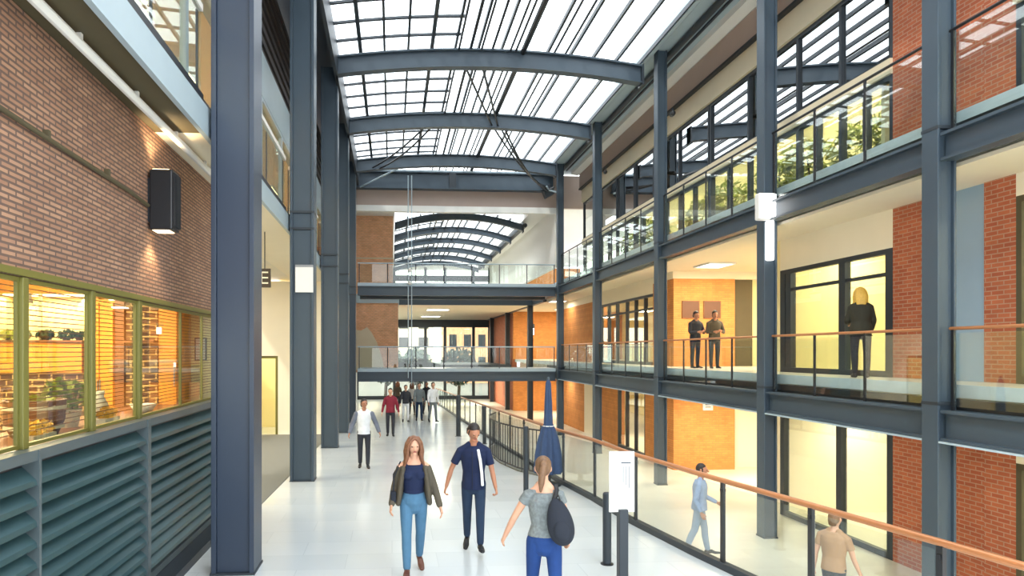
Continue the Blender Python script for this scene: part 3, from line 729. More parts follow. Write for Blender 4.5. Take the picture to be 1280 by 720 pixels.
# slatted bay in the railing (small balcony with close balusters)
t = thing('baluster_fence', 'dark curved baluster screen standing by the glass railing in mid walkway', 'fence', (3.3, 18, 0))
pth = [(3.42, 14.6), (3.0, 15.6), (2.8, 17.0), (2.8, 18.6), (3.0, 20.2), (3.4, 21.4)]
def pin(u):
    u *= len(pth)-1; i = min(int(u), len(pth)-2); f = u-i
    return (pth[i][0]+(pth[i+1][0]-pth[i][0])*f, pth[i][1]+(pth[i+1][1]-pth[i][1])*f)
for zz, nm in ((1.05, 'top_rail'), (.09, 'bottom_rail')):
    m = MB(); m.tube([(*pin(k/40), fz(pin(k/40)[1])+zz) for k in range(41)], .02, n=6); m.build(nm, BLACKM, t)
for k in range(0, 37):
    x, y = pin(k/36); m = MB(); m.box(x-.008, x+.008, y-.008, y+.008, fz(y)+(.0 if k % 6 == 0 else .09), fz(y)+1.05); m.build('baluster', BLACKM, t)
m = MB(); m.loft([[(pin(k/20)[0], pin(k/20)[1], fz(pin(k/20)[1])+.004), (min(rx(pin(k/20)[1])-.12, 3.5), pin(k/20)[1], fz(pin(k/20)[1])+.004), (min(rx(pin(k/20)[1])-.12, 3.5), pin(k/20)[1], fz(pin(k/20)[1])+.02), (pin(k/20)[0], pin(k/20)[1], fz(pin(k/20)[1])+.02)] for k in range(1, 20)])
tag(m.build('floor_mat', CARPET), 'dark curved mat on the floor behind the baluster screen', 'mat')

# ================================================================== BOLLARDS, SIGN STAND
def bollard(label, x, y, h, r):
    t = thing('bollard', label, 'bollard', (x, y, fz(y)), 0, 'dark posts along the walkway')
    z = fz(y)
    m = MB(); m.lathe((x, y, z), [(r, .012), (r, h-.03), (r*.95, h-.012), (r*.7, h)], 20); m.build('post', STEELD, t, smooth=False)
    m = MB(); m.lathe((x, y, z), [(r*1.5, 0), (r*1.5, .012), (r, .016)], 20); m.build('base_plate', BLACKM, t)
bollard('dark slim bollard nearest the sign stand', 2.78, 8.35, .93, .055)
bollard('tall dark post between the man and the woman with backpack', 2.56, 12.45, 1.34, .05)
bollard('distant dark post on the walkway right of the white clad people', 2.45, 24.2, 1.52, .085)
bollard('dark post just beside the man, in front of the railing', 3.05, 21.6, 1.25, .06)
y = 7.05; x = 2.52
t = thing('sign_stand', 'dark square post topped with a white notice board, right of the backpack woman', 'sign', (x, y, 0))
m = MB(); m.box(x-.05, x+.05, y-.05, y+.05, .012, 1.03); m.build('post', STEELD, t, bevel=.006)
m = MB(); m.box(x-.12, x+.12, y-.12, y+.12, 0, .014); m.build('base_plate', BLACKM, t)
m = MB(); m.box(x-.15, x+.13, y-.012, y+.012, 1.0, 1.66); m.build('board', WHITEP, t)
m = MB()
for k in range(3): m.box(x+.0+k*.035, x+.008+k*.035, y-.0135, y-.011, 1.32-.03*k, 1.5)
m.box(x-.02, x+.09, y-.0135, y-.011, 1.53, 1.545); m.build('lettering', STEEL, t)
# folded parasol beyond the railing
x, y = 3.27, 13.6
PZ = fz(y)
t = thing('folded_parasol', 'closed navy parasol standing on the walkway by the glass railing', 'parasol', (x, y, PZ))
NAVY = pbr('navy_canvas', srgb(54, 74, 108), .8, 0, .2, 12, .3)
m = MB(); m.tube([(x, y, PZ+.05), (x, y, 2.2)], .028); m.build('pole', STEEL, t)
m = MB()
rings = []
for z, r in ((.22, .26), (.25, .27), (.6, .25), (.9, .2), (1.12, .14), (1.25, .085), (1.7, .07), (2.1, .05), (2.18, .02)):
    rings.append([(x+r*(1+.16*math.cos(8*a))*math.cos(a), y+r*(1+.16*math.cos(8*a))*math.sin(a), z) for a in [2*math.pi*k/48 for k in range(48)]])
m.loft(rings); m.build('canopy', NAVY, t, smooth=True)
m = MB(); m.tube([(x+.11*math.cos(a), y+.11*math.sin(a), 1.2) for a in [2*math.pi*k/24 for k in range(25)]], .012, n=6); m.build('strap', WHITEP, t)
m = MB(); m.lathe((x, y, PZ), [(.26, 0), (.26, .05), (.06, .09), (.04, .3)], 24); m.build('base', STEELD, t)
# hanging pale cables
t = thing('hanging_cables', 'pair of thin pale cables hanging from roof to walkway in front of the bridges', 'cable', (.8, 31.6, 1.4))
for dx, zb in ((-.07, 1.5), (.1, 1.15)):
    m = MB(); m.tube([(.85+dx, 31.9, 11.3), (.85+dx, 31.9, zb)], .022, n=6); m.build('cable', STEELL, t)
for zz in (6.0, 6.6, 7.2):
    m = MB(); m.lathe((.86, 31.9, zz), [(.02, 0), (.1, .03), (.1, .16), (.02, .2)], 12); m.build('fitting', WHITEP, t)
# white light fixture on the second right column
t = thing('column_light', 'bright white light fixture mounted on the second column of the right row', 'lamp', (8.1, 13.86, 5.4))
m = MB(); m.box(7.92, 8.3, 13.7, 13.89, 5.62, 6.2); m.build('housing', WHITEP, t, bevel=.03)
m = MB(); m.box(7.95, 8.28, 13.66, 13.7, 5.66, 6.16); m.build('lens', LAMPC, t)
m = MB(); m.box(8.16, 8.32, 13.78, 13.89, 4.75, 5.62); m.build('lower_tube', LAMPC, t, bevel=.03)
for k, (y, z) in enumerate(((19.4, 10.05), (25.7, 10.0))):
    t = thing('spotlight', 'small dark spotlight near the right eaves at the %s' % ('third column' if k == 0 else 'fourth column'), 'lamp', (8.6, y, z))
    m = MB(); m.tube([(8.55, y+.2, z-.02), (8.45, y-.12, z-.1)], .08); m.build('housing', BLACKM, t); m = MB(); m.box(8.53, 8.57, y+.1, y+.14, z, z+.14); m.build('bracket', STEELD, t)
# ================================================================== CAFE BEHIND THE LEFT WINDOWS
m = MB(); m.box(-6.6, -6.4, 1.5, 11.9, 0, 4.2); struct('wall_left.011', m, YELLOWP)
m = MB(); m.box(-6.6, WL-.26, 1.5, 11.9, 4.2, 4.28); struct('ceiling', m, BEIGE)
m = MB(); m.box(-6.6, WL-.3, 11.8, 11.94, 0, 4.2); struct('wall_left.012', m, YELLOWP)
BRK = brick('dark_tile_front', srgb(96, 66, 50), srgb(78, 54, 44), srgb(186, 156, 106), 'y', .2, .1, .014)
YE = 11.0     # front face of the fittings along the end wall of the cafe
t = thing('bar_unit', 'bar with dark tiled base and orange wood front at the cafe end wall', 'bar', (-5.7, YE, 0))
m = MB(); m.box(-6.38, -5.0, YE+.06, 11.75, 0, 2.42); m.build('tiled_base', BRK, t)
m = MB(); m.box(-6.38, -5.0, YE, 11.75, 2.42, 2.9); m.build('front_panel', WOODO, t)
m = MB(); m.box(-6.38, -4.98, YE-.04, 11.75, 2.9, 2.94); m.build('top', WOODB, t)
m = MB(); m.box(-6.38, -5.0, 11.6, 11.75, 2.94, 3.7); m.build('back_panel', YELLOWP, t)
m = MB(); m.box(-6.38, -5.0, YE+.1, 11.75, 3.7, 4.18); m.build('canopy', WOODO, t)
m = MB(); m.box(-5.72, -5.68, YE+.1, YE+.14, 2.94, 3.7); m.build('canopy_post', BEIGE, t)
L = bpy.data.lights.new('bar_light', 'AREA'); L.shape = 'RECTANGLE'; L.size = 1.3; L.size_y = .2; L.energy = 26; L.color = (1, .86, .5)
o = bpy.data.objects.new('bar_light', L); COL.objects.link(o); o.location = (-5.7, YE+.3, 3.66)
m = MB(); m.box(-6.34, -5.04, YE+.2, YE+.4, 3.675, 3.698); m.build('strip_lamp', LAMPW, t)
t = thing('cabinet', 'tall orange wood cabinet behind the middle of the cafe windows', 'cabinet', (-4.73, YE, 0), 0, 'cafe cabinets')
m = MB(); m.box(-4.95, -4.5, YE+.03, 11.75, 0, 3.6); m.build('body', WOODO, t)
for k in range(2):
    d = MB(); d.box(-4.94+k*.225, -4.735+k*.225, YE, YE+.03, 1.0, 3.55); dd = d.build('door', WOODO, t)
    d = MB(); d.tube([(-4.75+k*.04, YE-.015, 2.0), (-4.75+k*.04, YE-.015, 2.3)], .01); d.build('handle', CHROME, dd)
m = MB(); m.box(-4.48, -4.34, YE, YE+.2, 0, 4.19); struct('trim_18', m, WOODB)
t = thing('tiled_partition', 'dark tiled partition with shelf inside the cafe right of the wooden post', 'partition', (-4.05, YE, 0))
m = MB(); m.box(-4.33, -3.82, YE+.05, YE+.2, 0, 4.19); m.build('panel', BRK, t)
m = MB(); m.box(-4.33, -3.82, YE-.15, YE+.05, 2.9, 2.94); m.build('shelf', WOODB, t)
t = thing('cabinet', 'narrow orange wood cabinet behind the last cafe window', 'cabinet', (-3.65, YE, 0), 0, 'cafe cabinets')
m = MB(); m.box(-3.8, -3.5, YE+.03, 11.75, 0, 4.1); m.build('body', WOODO, t)
m = MB(); m.box(-3.79, -3.51, YE, YE+.03, .2, 4.05); dd = m.build('door', WOODO, t)
m = MB(); m.tube([(-3.54, YE-.015, 2.2), (-3.54, YE-.015, 2.5)], .01); m.build('handle', CHROME, dd)
t = thing('poster', 'small framed picture on the pale wall in the last cafe window', 'poster', (-3.34, 11.75, 2.6))
m = MB(); m.box(-3.44, -3.24, 11.76, 11.79, 2.6, 3.0); m.build('frame', BLACKM, t); m = MB(); m.box(-3.42, -3.26, 11.75, 11.76, 2.62, 2.98); m.build('print', WHITEP, t)
for k, (px_, r) in enumerate(((-6.2, .16), (-5.95, .12), (-5.62, .16), (-5.3, .15), (-5.1, .1))):
    t = thing('potted_plant', ['leftmost', 'second', 'middle', 'fourth', 'rightmost'][k] + ' small dark green potted plant on the orange bar inside the cafe', 'plant', (px_, YE+.12, 2.94), 0, 'plants on the bar')
    m = MB(); m.lathe((px_, YE+.12, 2.94), [(.045, 0), (.06, .06), (.055, .06), (.0, .05)], 14); m.build('pot', BLACKM, t)
    m = MB(); leaves(m, (px_, YE+.12, 3.03), (r*.9, r*.6, r*.5), 110, .05, rnd); m.build('foliage', LEAF if k else LEAFY, t)
for k, y in enumerate((6.4, 8.2, 9.8)):
    t = thing('pendant_lamp', ['left', 'middle', 'right'][k] + ' warm pendant lamp hanging inside the left cafe windows', 'lamp', (-4.4, y, 3.2), 0, 'pendant lamps in the cafe')
    m = MB(); m.tube([(-4.4, y, 3.52), (-4.4, y, 4.199)], .008); m.build('cord', BLACKM, t)
    m = MB(); m.lathe((-4.4, y, 3.34), [(.10, 0), (.08, .1), (.02, .18)], 16); m.build('shade', WHITEP, t)
    m = MB(); m.ell((-4.4, y, 3.37), (.045, .045, .05)); m.build('bulb', LAMPW, t, smooth=True)
m = MB(); m.box(-4.0, WL-.255, 1.6, 10.7, 1.86, 1.92); m.box(-4.0, -3.9, 1.6, 10.7, 0, 1.86); tag(m.build('sill_counter', WOODB), 'brown display counter just inside the left windows', 'counter')
SZ = 1.92
x, y = -3.52, 6.75
t = thing('tub_planter', 'round brown wooden tub planter in the window left of the second mullion', 'planter', (x, y, SZ))
m = MB(); m.lathe((x, y, SZ), [(.2, 0), (.27, .16), (.28, .36), (.25, .36), (.24, .3), (0, .3)], 24); m.build('tub', WOODB, t)
for z in (.08, .27):
    m = MB(); m.lathe((x, y, SZ+z), [(.245+z*.1, 0), (.255+z*.1, .0), (.255+z*.1, .035), (.245+z*.1, .035)], 24); m.build('hoop', BEIGE, t)
m = MB(); leaves(m, (x, y, SZ+.33), (.22, .22, .06), 120, .05, rnd); m.build('foliage', LEAFY, t)
x, y = -3.6, 7.55
t = thing('bushy_plant', 'bushy green plant on the sill right of the wooden tub', 'plant', (x, y, SZ))
m = MB(); m.lathe((x, y, SZ), [(.12, 0), (.16, .2), (.14, .2), (0, .17)], 18); m.build('pot', BEIGE, t)
m = MB(); leaves(m, (x, y, SZ+.36), (.26, .26, .18), 300, .06, rnd); m.build('foliage', LEAFY, t)
for k, (xv, yv, lab) in enumerate(((-3.28, 5.35, 'low tray of yellow flowers at the left edge of the cafe windows'), (-3.22, 6.25, 'low tray of yellow flowers in front of the wooden tub'), (-3.24, 7.75, 'small tray of yellow flowers just right of the second cafe mullion'))):
    t = thing('flower_tray', lab, 'plant', (xv, yv, SZ), 0, 'flower trays')
    m = MB(); m.box(xv-.09, xv+.06, yv-.2, yv+.2, SZ, SZ+.08); m.build('tray', WHITEP if k != 1 else BEIGE, t)
    m = MB(); leaves(m, (xv, yv, SZ+.13), (.09, .2, .08), 160, .035, rnd); m.build('flowers', pbr('flower_yellow%d' % k, srgb(226, 176, 40), .6, 0, .3, 30), t)
for k, (xv, yv, lab) in enumerate(((-3.5, 8.15, 'tall white vase right of the second green mullion'), (-3.3, 9.0, 'low white bowl in the window left of the big front column'))):
    pr = [(.06, 0), (.1, .1), (.1, .2), (.05, .3), (.06, .36), (.04, .36), (.03, .28), (0, .27)] if k == 0 else [(.06, 0), (.12, .05), (.17, .14), (.16, .14), (.1, .06), (0, .04)]
    m = MB(); m.lathe((xv, yv, SZ), pr, 20); tag(m.build('vase' if k == 0 else 'bowl', WHITEP, smooth=True), lab, 'vase' if k == 0 else 'bowl')

# ================================================================== PLANTS IN THE UPPER RIGHT SHOP
for k, (x, y) in enumerate(((11.3, 13.6), (11.6, 15.4), (11.2, 17.0), (11.5, 18.8), (11.2, 21.2), (11.6, 23.6), (11.3, 27.6), (11.4, 30))):
    t = thing('indoor_tree', ['first', 'second', 'third', 'fourth', 'fifth', 'sixth', 'seventh', 'eighth'][k] + ' yellow green potted tree inside the upper right windows, counted from the camera', 'plant', (x, y, 6.42), 0, 'potted trees in the upper gallery')
    m = MB(); m.lathe((x, y, 6.42), [(.2, 0), (.26, .45), (.23, .45), (0, .4)], 16); m.build('pot', STEELD, t)
    m = MB(); m.tube([(x, y, 6.8), (x+.05, y, 7.5), (x, y+.05, 8.0)], [.04, .03, .02]); m.build('trunk', BARK, t)
    m = MB(); leaves(m, (x, y, 7.75), (.75, .75, .75), 420, .16, rnd); m.build('foliage', LEAFY, t)

# ================================================================== CEILING LAMPS OF THE SHOPS
def lamp(label, x, y, z, sx, sy, power, col, group):
    t = thing('ceiling_lamp', label, 'lamp', (x, y, z), 0, group)
    m = MB(); m.box(x-sx/2-.04, x+sx/2+.04, y-sy/2-.04, y-sy/2, z-.06, z-.002); m.box(x-sx/2-.04, x+sx/2+.04, y+sy/2, y+sy/2+.04, z-.06, z-.002)
    m.box(x-sx/2-.04, x-sx/2, y-sy/2, y+sy/2, z-.06, z-.002); m.box(x+sx/2, x+sx/2+.04, y-sy/2, y+sy/2, z-.06, z-.002); m.build('frame', WHITEP, t)
    m = MB(); m.box(x-sx/2, x+sx/2, y-sy/2, y+sy/2, z-.045, z-.02); m.build('diffuser', LAMPW if col[2] < .6 else LAMPC, t)
    L = bpy.data.lights.new('lamp_light', 'AREA'); L.shape = 'RECTANGLE'; L.size = sx; L.size_y = sy; L.energy = power; L.color = col
    o = bpy.data.objects.new('lamp_light', L); COL.objects.link(o); o.location = (x, y, z-.07)
WARM = (1, .85, .62); YEL = (1, .93, .72); AMB = (1, .80, .52)
lamp('ceiling lamp inside the left cafe, left one', -5.0, 6.0, 4.2, .5, 1.6, 260, AMB, 'cafe ceiling lamps')
lamp('ceiling lamp inside the left cafe, right one', -5.0, 9.2, 4.2, .5, 1.6, 300, AMB, 'cafe ceiling lamps')
k = 0
for (x, y, p, c) in ((11.6, 7, 90, YEL), (11.7, 12.6, 62, YEL), (11.7, 15, 62, YEL), (12.5, 19, 220, WARM), (10.3, 20.4, 90, WARM), (11.8, 26.5, 200, WARM), (11.8, 29.5, 150, WARM), (9.05, 35.5, 30, WARM), (11, 42, 230, WARM)):
    k += 1
    lamp('ceiling lamp of the ground floor right side, number %d from the camera' % k, x, y, 1.36, .8, 1.0, p, c, 'ground floor ceiling lamps')
    lamp('ceiling lamp of the first gallery right side, number %d from the camera' % k, x, y, 5.56 if not (9.75 < x < 16 and 22.2 < y < 24) else 5.3, .8, 1.0, p*1.5, c, 'first gallery ceiling lamps')
for k, y in enumerate((6, 13.5, 16, 19, 22, 25, 28.5, 32)):
    lamp('ceiling lamp of the upper right shops, number %d from the camera' % (k+1), 11.4, y, 10.3, .8, 1.2, 170, YEL, 'upper gallery ceiling lamps')
for k, (x, y, z) in enumerate(((3, 43, 5.55), (3, 51, 5.55), (6, 51.5, 1.45))):  # fill lamps added to brighten the dark far hall, no known fixtures
    lamp('added fill lamp under the far hall ceiling beyond the bridges, number %d' % (k+1), x, y, z, 1.4, 1.4, 330, YEL, 'added far hall fill lamps')
for k, (x, y, z) in enumerate(((-5.2, 13.5, 5.45), (-5.2, 20, 5.45), (-5.0, 27, 5.4))):
    lamp('ceiling lamp in the left entrance area, number %d from the camera' % (k+1), x, y, z, 1, 1, 170, (1, .9, .68), 'left entrance lamps')
for k, y in enumerate((4, 9, 14, 19, 24, 29)):
    lamp('warm ceiling lamp of the left upper floor, number %d from the camera' % (k+1), -4.5, y, 8.6, .6, 1.2, 110, AMB, 'left upper ceiling lamps')

# ================================================================== LIGHT AND CAMERA
W = bpy.data.worlds.new('sky'); SC.world = W; W.use_nodes = True
nt = W.node_tree; bg = nt.nodes['Background']
bg.inputs[0].default_value = (.93, .97, 1, 1); bg.inputs[1].default_value = 3.8
S = bpy.data.lights.new('sun', 'SUN'); S.energy = 2.2; S.angle = .06; S.color = (1, .93, .82)
so = bpy.data.objects.new('sun', S); COL.objects.link(so); so.rotation_euler = (math.radians(28), math.radians(-32), 0); so.location = (0, 0, 20)
cd = bpy.data.cameras.new('camera'); cd.sensor_width = 36; cd.lens = 36*F/1280; cd.shift_x = (640-547.5)/1280; cd.shift_y = (HY-360)/1280
cd.clip_end = 400
co = bpy.data.objects.new('camera', cd); COL.objects.link(co); co.location = (0, 0, EYE); co.rotation_euler = (math.pi/2, 0, -PSI)
SC.camera = co
SC.view_settings.view_transform = 'Standard'; SC.view_settings.look = 'None'; SC.view_settings.exposure = 0; SC.view_settings.gamma = 1
SC.view_settings.use_curve_mapping = False
SC.cycles.use_denoising = True
SC.cycles.max_bounces = 10; SC.cycles.transparent_max_bounces = 24; SC.cycles.diffuse_bounces = 5; SC.cycles.glossy_bounces = 4
SC.cycles.sample_clamp_indirect = 6
SC.cycles.caustics_reflective = False; SC.cycles.caustics_refractive = False
# ================================================================== PEOPLE
def fuse(mb, name, mat, parent, vox, smooth=4, strands=None):
    """one continuous skin out of overlapping tapered volumes"""
    me = mb.mesh('tmp'); o = bpy.data.objects.new('tmp', me); COL.objects.link(o)
    r = o.modifiers.new('r', 'REMESH'); r.mode = 'VOXEL'; r.voxel_size = vox; r.adaptivity = 0
    s = o.modifiers.new('s', 'SMOOTH'); s.factor = .5; s.iterations = smooth
    dg = bpy.context.evaluated_depsgraph_get(); dg.update()
    nm = bpy.data.meshes.new_from_object(o.evaluated_get(dg)); nm.name = name
    bpy.data.objects.remove(o); bpy.data.meshes.remove(me)
    for p in nm.polygons: p.use_smooth = True
    nm.materials.clear(); nm.materials.append(mat)
    ob = bpy.data.objects.new(name, nm); COL.objects.link(ob)
    ob.parent = parent; ORG[ob] = ORG[parent]
    return ob
SKIN = pbr('skin_light', srgb(214, 164, 136), .5, 0, .05, 20); SKIND = pbr('skin_tan', srgb(176, 122, 94), .5, 0, .05, 20)
H_AUB = pbr('hair_auburn', srgb(128, 86, 62), .55, 0, .4, 40, .5); H_DK = pbr('hair_dark', srgb(42, 36, 34), .55, 0, .3, 40, .5); H_BLD = pbr('hair_dark_blond', srgb(118, 88, 64), .55, 0, .35, 40, .5)
EYEM = pbr('eye_dark', srgb(40, 30, 26), .2); LIPM = pbr('lip', srgb(170, 96, 88), .5)
def person(label, x, y, z, rz, H, look, pose, vox=.012, group=None):
    t = thing('person', label, 'person', (x, y, z), math.radians(rz), group)
    ORG[t] = Vector((0, 0, 0))
    fem = look.get('fem', False)
    R = math.radians
    # legs
    legs = {}
    hw = .056 if fem else .053
    for s, key in ((1, 'l'), (-1, 'r')):
        a, k, fp = [R(v) for v in pose.get(key + 'leg', (0, 3, 0))]
        hip = Vector((s*hw, 0, 0)); splay = pose.get('splay', .008)
        knee = hip + .245*Vector((s*splay*2, -math.sin(a), -math.cos(a)))
        b = a - k
        ank = knee + .242*Vector((-s*splay*.8, -math.sin(b), -math.cos(b)))
        fw = Vector((s*.12, -math.cos(fp), -math.sin(fp))).normalized(); dn = Vector((0, math.sin(fp), -math.cos(fp)))
        heel = ank - fw*.022 + dn*.028; ball = ank + fw*.075 + dn*.034; toe = ank + fw*.118 + dn*.036
        legs[key] = [hip, knee, ank, heel, ball, toe]
    low = min(min(p[i].z for i in (3, 4, 5)) for p in legs.values()) - .0115
    up = Vector((0, 0, -low))
    lean = R(pose.get('lean', 2))
    for k in legs: legs[k] = [(p + up)*H for p in legs[k]]
    hz = -low
    def sp(dx, dz, dy=0):  # torso point, dz above the hip joint
        return Vector((dx, dy - math.sin(lean)*dz, hz + math.cos(lean)*dz))*H
    b = MB()
    tw = (.086, .066, .083, .088) if fem else (.084, .076, .092, .104)
    TOR = [(-.035, .06, .055), (.0, tw[0], .066), (.04, tw[0]*.96, .064), (.10, tw[1], .054), (.17, tw[2]*.95, .06), (.235, tw[2]*1.04, .064), (.275, tw[3]*.9, .055), (.30, tw[3]*.66, .042), (.318, .036, .034)]
    b.tube([sp(0, d) for d, _, _ in TOR], [(w*H, q*H) for _, w, q in TOR], n=20)
    if fem:
        for s in (-1, 1): b.ell(sp(s*.042, .215, -.045), (.04*H, .034*H, .04*H))
    # neck and head
    hp, hy = R(pose.get('pitch', 0)), R(pose.get('yaw', 0))
    b.tube([sp(0, .30, .002), sp(0, .335, -.004), sp(0, .372, -.01)], [(.036*H, .036*H), (.03*H, .032*H), (.03*H, .033*H)], n=14)
    hc = sp(0, .425, -.014)
    HR = Matrix.Rotation(hy, 3, 'Z') @ Matrix.Rotation(hp, 3, 'X')
    def hd(v): return hc + HR @ (Vector(v)*H)
    def headfn(p, d):
        if d.z < 0:
            f = min(1, -d.z); p.x *= 1 - .34*f**1.6
            if p.y > 0: p.y *= 1 - .45*f
            else: p.y *= 1 - .1*f*f
        return p
    b.ell(hc, (.0465*H, .058*H, .067*H), HR, 22, 16, headfn)
    b.tube([hd((0, -.054, .012)), hd((0, -.063, -.006)), hd((0, -.066, -.014))], [.006*H, .0085*H, .0105*H], n=8)
    for s in (-1, 1):
        b.ell(hd((s*.047, .006, -.002)), (.006*H, .013*H, .018*H), HR, 10, 8)
        b.ell(hd((s*.02, -.05, .012)), (.013*H, .008*H, .005*H), HR, 10, 8)
    b.ell(hd((0, -.05, -.05)), (.016*H, .012*H, .012*H), HR, 10, 8)
    # legs
    lr = (.047, .042, .031, .0285, .017) if fem else (.046, .042, .032, .029, .019)
    for k in legs:
        hip, knee, ank, heel, ball, toe = legs[k]
        mid = hip.lerp(knee, .4); calf = knee.lerp(ank, .35) + Vector((0, .006*H, 0))
        b.tube([hip, mid, knee, calf, ank], [q*H for q in lr], n=14)
        b.tube([heel, ank*.45+ball*.55, ball, toe], [(.016*H, .0165*H), (.019*H, .02*H), (.023*H, .0115*H), (.015*H, .009*H)], n=12)
    # arms and hands
    arms = {}
    shw = .098 if fem else .113
    for s, key in ((1, 'l'), (-1, 'r')):
        sw, ab, eb = pose.get(key + 'arm', (0, 8, 12)); sw, ab, eb = R(sw), R(ab), R(eb)
        sh = sp(s*shw, .270)
        d1 = Vector((s*math.sin(ab), -math.sin(sw)*math.cos(ab), -math.cos(sw)*math.cos(ab)))
        el = sh + d1*.172*H
        ab2 = ab*pose.get('fa', .7)
        d2 = Vector((s*math.sin(ab2), -math.sin(sw+eb)*math.cos(ab2), -math.cos(sw+eb)*math.cos(ab2)))
        wr = el + d2*.148*H
        arms[key] = (sh, el, wr, d1, d2)
        b.tube([sp(s*.025, .335), sp(s*shw*.5, .300), sp(s*shw*.95, .276)], [.02*H, .024*H, .022*H], n=10)
        b.tube([sp(s*shw*.7, .272), sh, sh.lerp(el, .4), el, el.lerp(wr, .3), wr], [v*H for v in (.03, .0285, .025, .0205, .021, .0145)], n=14)
        med = Vector((-s, 0, 0)); med = (med - d2*med.dot(d2)).normalized(); wd = d2.cross(med)*s
        if wd.y > 0: wd = -wd          # towards the front
        pc = wr + d2*.03*H
        b.tube([wr, wr + d2*.018*H, wr + d2*.05*H], [(.011*H, .0145*H), (.0105*H, .021*H), (.0085*H, .022*H)], ref=med, n=12)
        cu = pose.get('curl', 22)
        for q, (o_, L) in enumerate(((.0165, .042), (.0058, .047), (-.005, .044), (-.0155, .035))):
            p0 = wr + d2*.047*H + wd*o_*H; dd = d2.copy(); pts = [p0 - d2*.008*H]; 
            ax = dd.cross(med)
            for g in range(3):
                dd = Matrix.Rotation(R(cu*(.6+.3*g)), 3, ax) @ dd
                pts.append(pts[-1] + dd*L*H*(.5 if g == 0 else .32))
            b.tube(pts, [.0056*H, .0054*H, .005*H, .0042*H], n=8)
        p0 = wr + d2*.014*H + wd*.014*H; t1 = (d2*.75 + wd*.65 + med*.15).normalized(); t2 = (d2*.95 + wd*.2 + med*.3).normalized()
        b.tube([p0, p0 + t1*.02*H, p0 + t1*.02*H + t2*.024*H], [.0075*H, .0062*H, .0048*H], n=8)
    body = fuse(b, 'body', look['skin'], t, vox*.7, 3)
    for s in (-1, 1):
        m = MB(); m.ell(hd((s*.02, -.0535, .002)), (.007*H, .004*H, .0036*H), HR, 10, 8); m.build('eye', EYEM, t, smooth=True, local=True)
    m = MB(); m.ell(hd((0, -.057, -.034)), (.0135*H, .006*H, .0045*H), HR, 10, 8); m.build('mouth', LIPM, t, smooth=True, local=True)
    # trousers
    m = MB(); off = .0065
    m.tube([sp(0, d) for d in (-.03, 0, .04, .085)], [((w+off)*H, (q+off)*H) for w, q in ((.066, .058), (tw[0], .068), (tw[0]*.97, .066), (tw[1]*1.06, .057))], n=20)
    lo = look.get('leg_loose', .004)
    for k in legs:
        hip, knee, ank, *_ = legs[k]; mid = hip.lerp(knee, .4); calf = knee.lerp(ank, .35) + Vector((0, .006*H, 0)); e = knee.lerp(ank, .93)
        m.tube([hip, mid, knee, calf, e], [(q+off*.6+lo*(i/3))*H for i, q in enumerate(lr[:4] + (lr[4]*1.15,))], n=14, round_caps=True)
    fuse(m, look.get('bottom_name', 'trousers'), look['bottom'], t, vox*.8, 3)
    for k in legs:
        hip, knee, ank, heel, ball, toe = legs[k]
        m = MB(); m.tube([heel, ank*.45+ball*.55, ball, toe], [(.021*H, .021*H), (.023*H, .022*H), (.0265*H, .0155*H), (.019*H, .0125*H)], n=14)
        m.tube([ank + (heel-ank)*.9, ank], [.021*H, .0215*H], n=12)
        fuse(m, 'shoe', look['shoes'], t, vox*.7, 3)
    # top
    m = MB(); hem = look.get('hem', .02); o2 = look.get('off', .010)
    T2 = [(hem, (tw[0] if hem < .06 else tw[1]*1.04)+.004, .068)] + [(d, w, q) for d, w, q in TOR if d > hem + .02 and d < .31]
    T2 = [q for q in T2 if q[0] < .29] + [(.300, tw[3]*.62, .042), (.316, .040, .040)]
    if look.get('tank'): T2 = [q for q in T2 if q[0] < .28] + [(.288, tw[3]*.62, .045)]
    m.tube([sp(0, d) for d, _, _ in T2], [((w+o2)*H, (q+o2)*H) for _, w, q in T2], n=22, round_caps=False)
    if fem:
        for s in (-1, 1): m.ell(sp(s*.042, .215, -.047), (.044*H, .038*H, .042*H))
    if not look.get('tank'):
        for s in (-1, 1): m.tube([sp(s*.036, .322), sp(s*shw*.5, .301), sp(s*shw*.95, .273)], [.0285*H, .0305*H, .030*H], n=12)
    if look.get('sleeve', 0) > 0:
        for s, key in ((1, 'l'), (-1, 'r')):
            sh, el, wr, d1, d2 = arms[key]; q = look['sleeve']
            P = [sp(s*shw*.45, .288), sp(s*shw*.95, .268), sh.lerp(el, min(q, .999)*.9)]; W = [.030, .0365, .034]
            if q >= 1: P += [el, el.lerp(wr, .5), el.lerp(wr, .93)]; W += [.028, .026, .021]
            m.tube(P, [v*H for v in W], n=16, round_caps=False)
    else:
        for s in (-1, 1): m.tube([sp(s*.055, .27, -.03), sp(s*.062, .305, -.004), sp(s*.055, .275, .035)], [.016*H]*3, n=8)
    fuse(m, 'top', look['top'], t, vox*.8, 4)
    # hair
    hk = look['hair']; m = MB()
    def hairfn(p, d):
        f = max(0, min(1, (.30 - d.y)/.4)) * max(0, min(1, ((.52 if look['hair'] == 'long' else .38) - d.z)/.25))
        return p * (1 - .26*f)
    m.ell(hd((0, .009, .015)), (.0525*H, .0585*H, .0635*H), HR, 26, 20, hairfn)
    if hk == 'long':
        for s in (-1, 1):
            m.tube([hd((s*.03, .0, .058)), hd((s*.052, -.004, .02)), hd((s*.062, .004, -.04)), hd((s*.056, .002, -.095)), hd((s*.074, -.012, -.15))], [(.016*H, .026*H), (.017*H, .034*H), (.018*H, .036*H), (.02*H, .03*H), (.012*H, .016*H)], n=12)
            m.tube([hd((s*.012, -.045, .058)), hd((s*.037, -.05, .035)), hd((s*.051, -.044, -.01)), hd((s*.05, -.032, -.055)), hd((s*.066, -.03, -.12))], [.008*H, .011*H, .012*H, .014*H, .008*H], n=10)
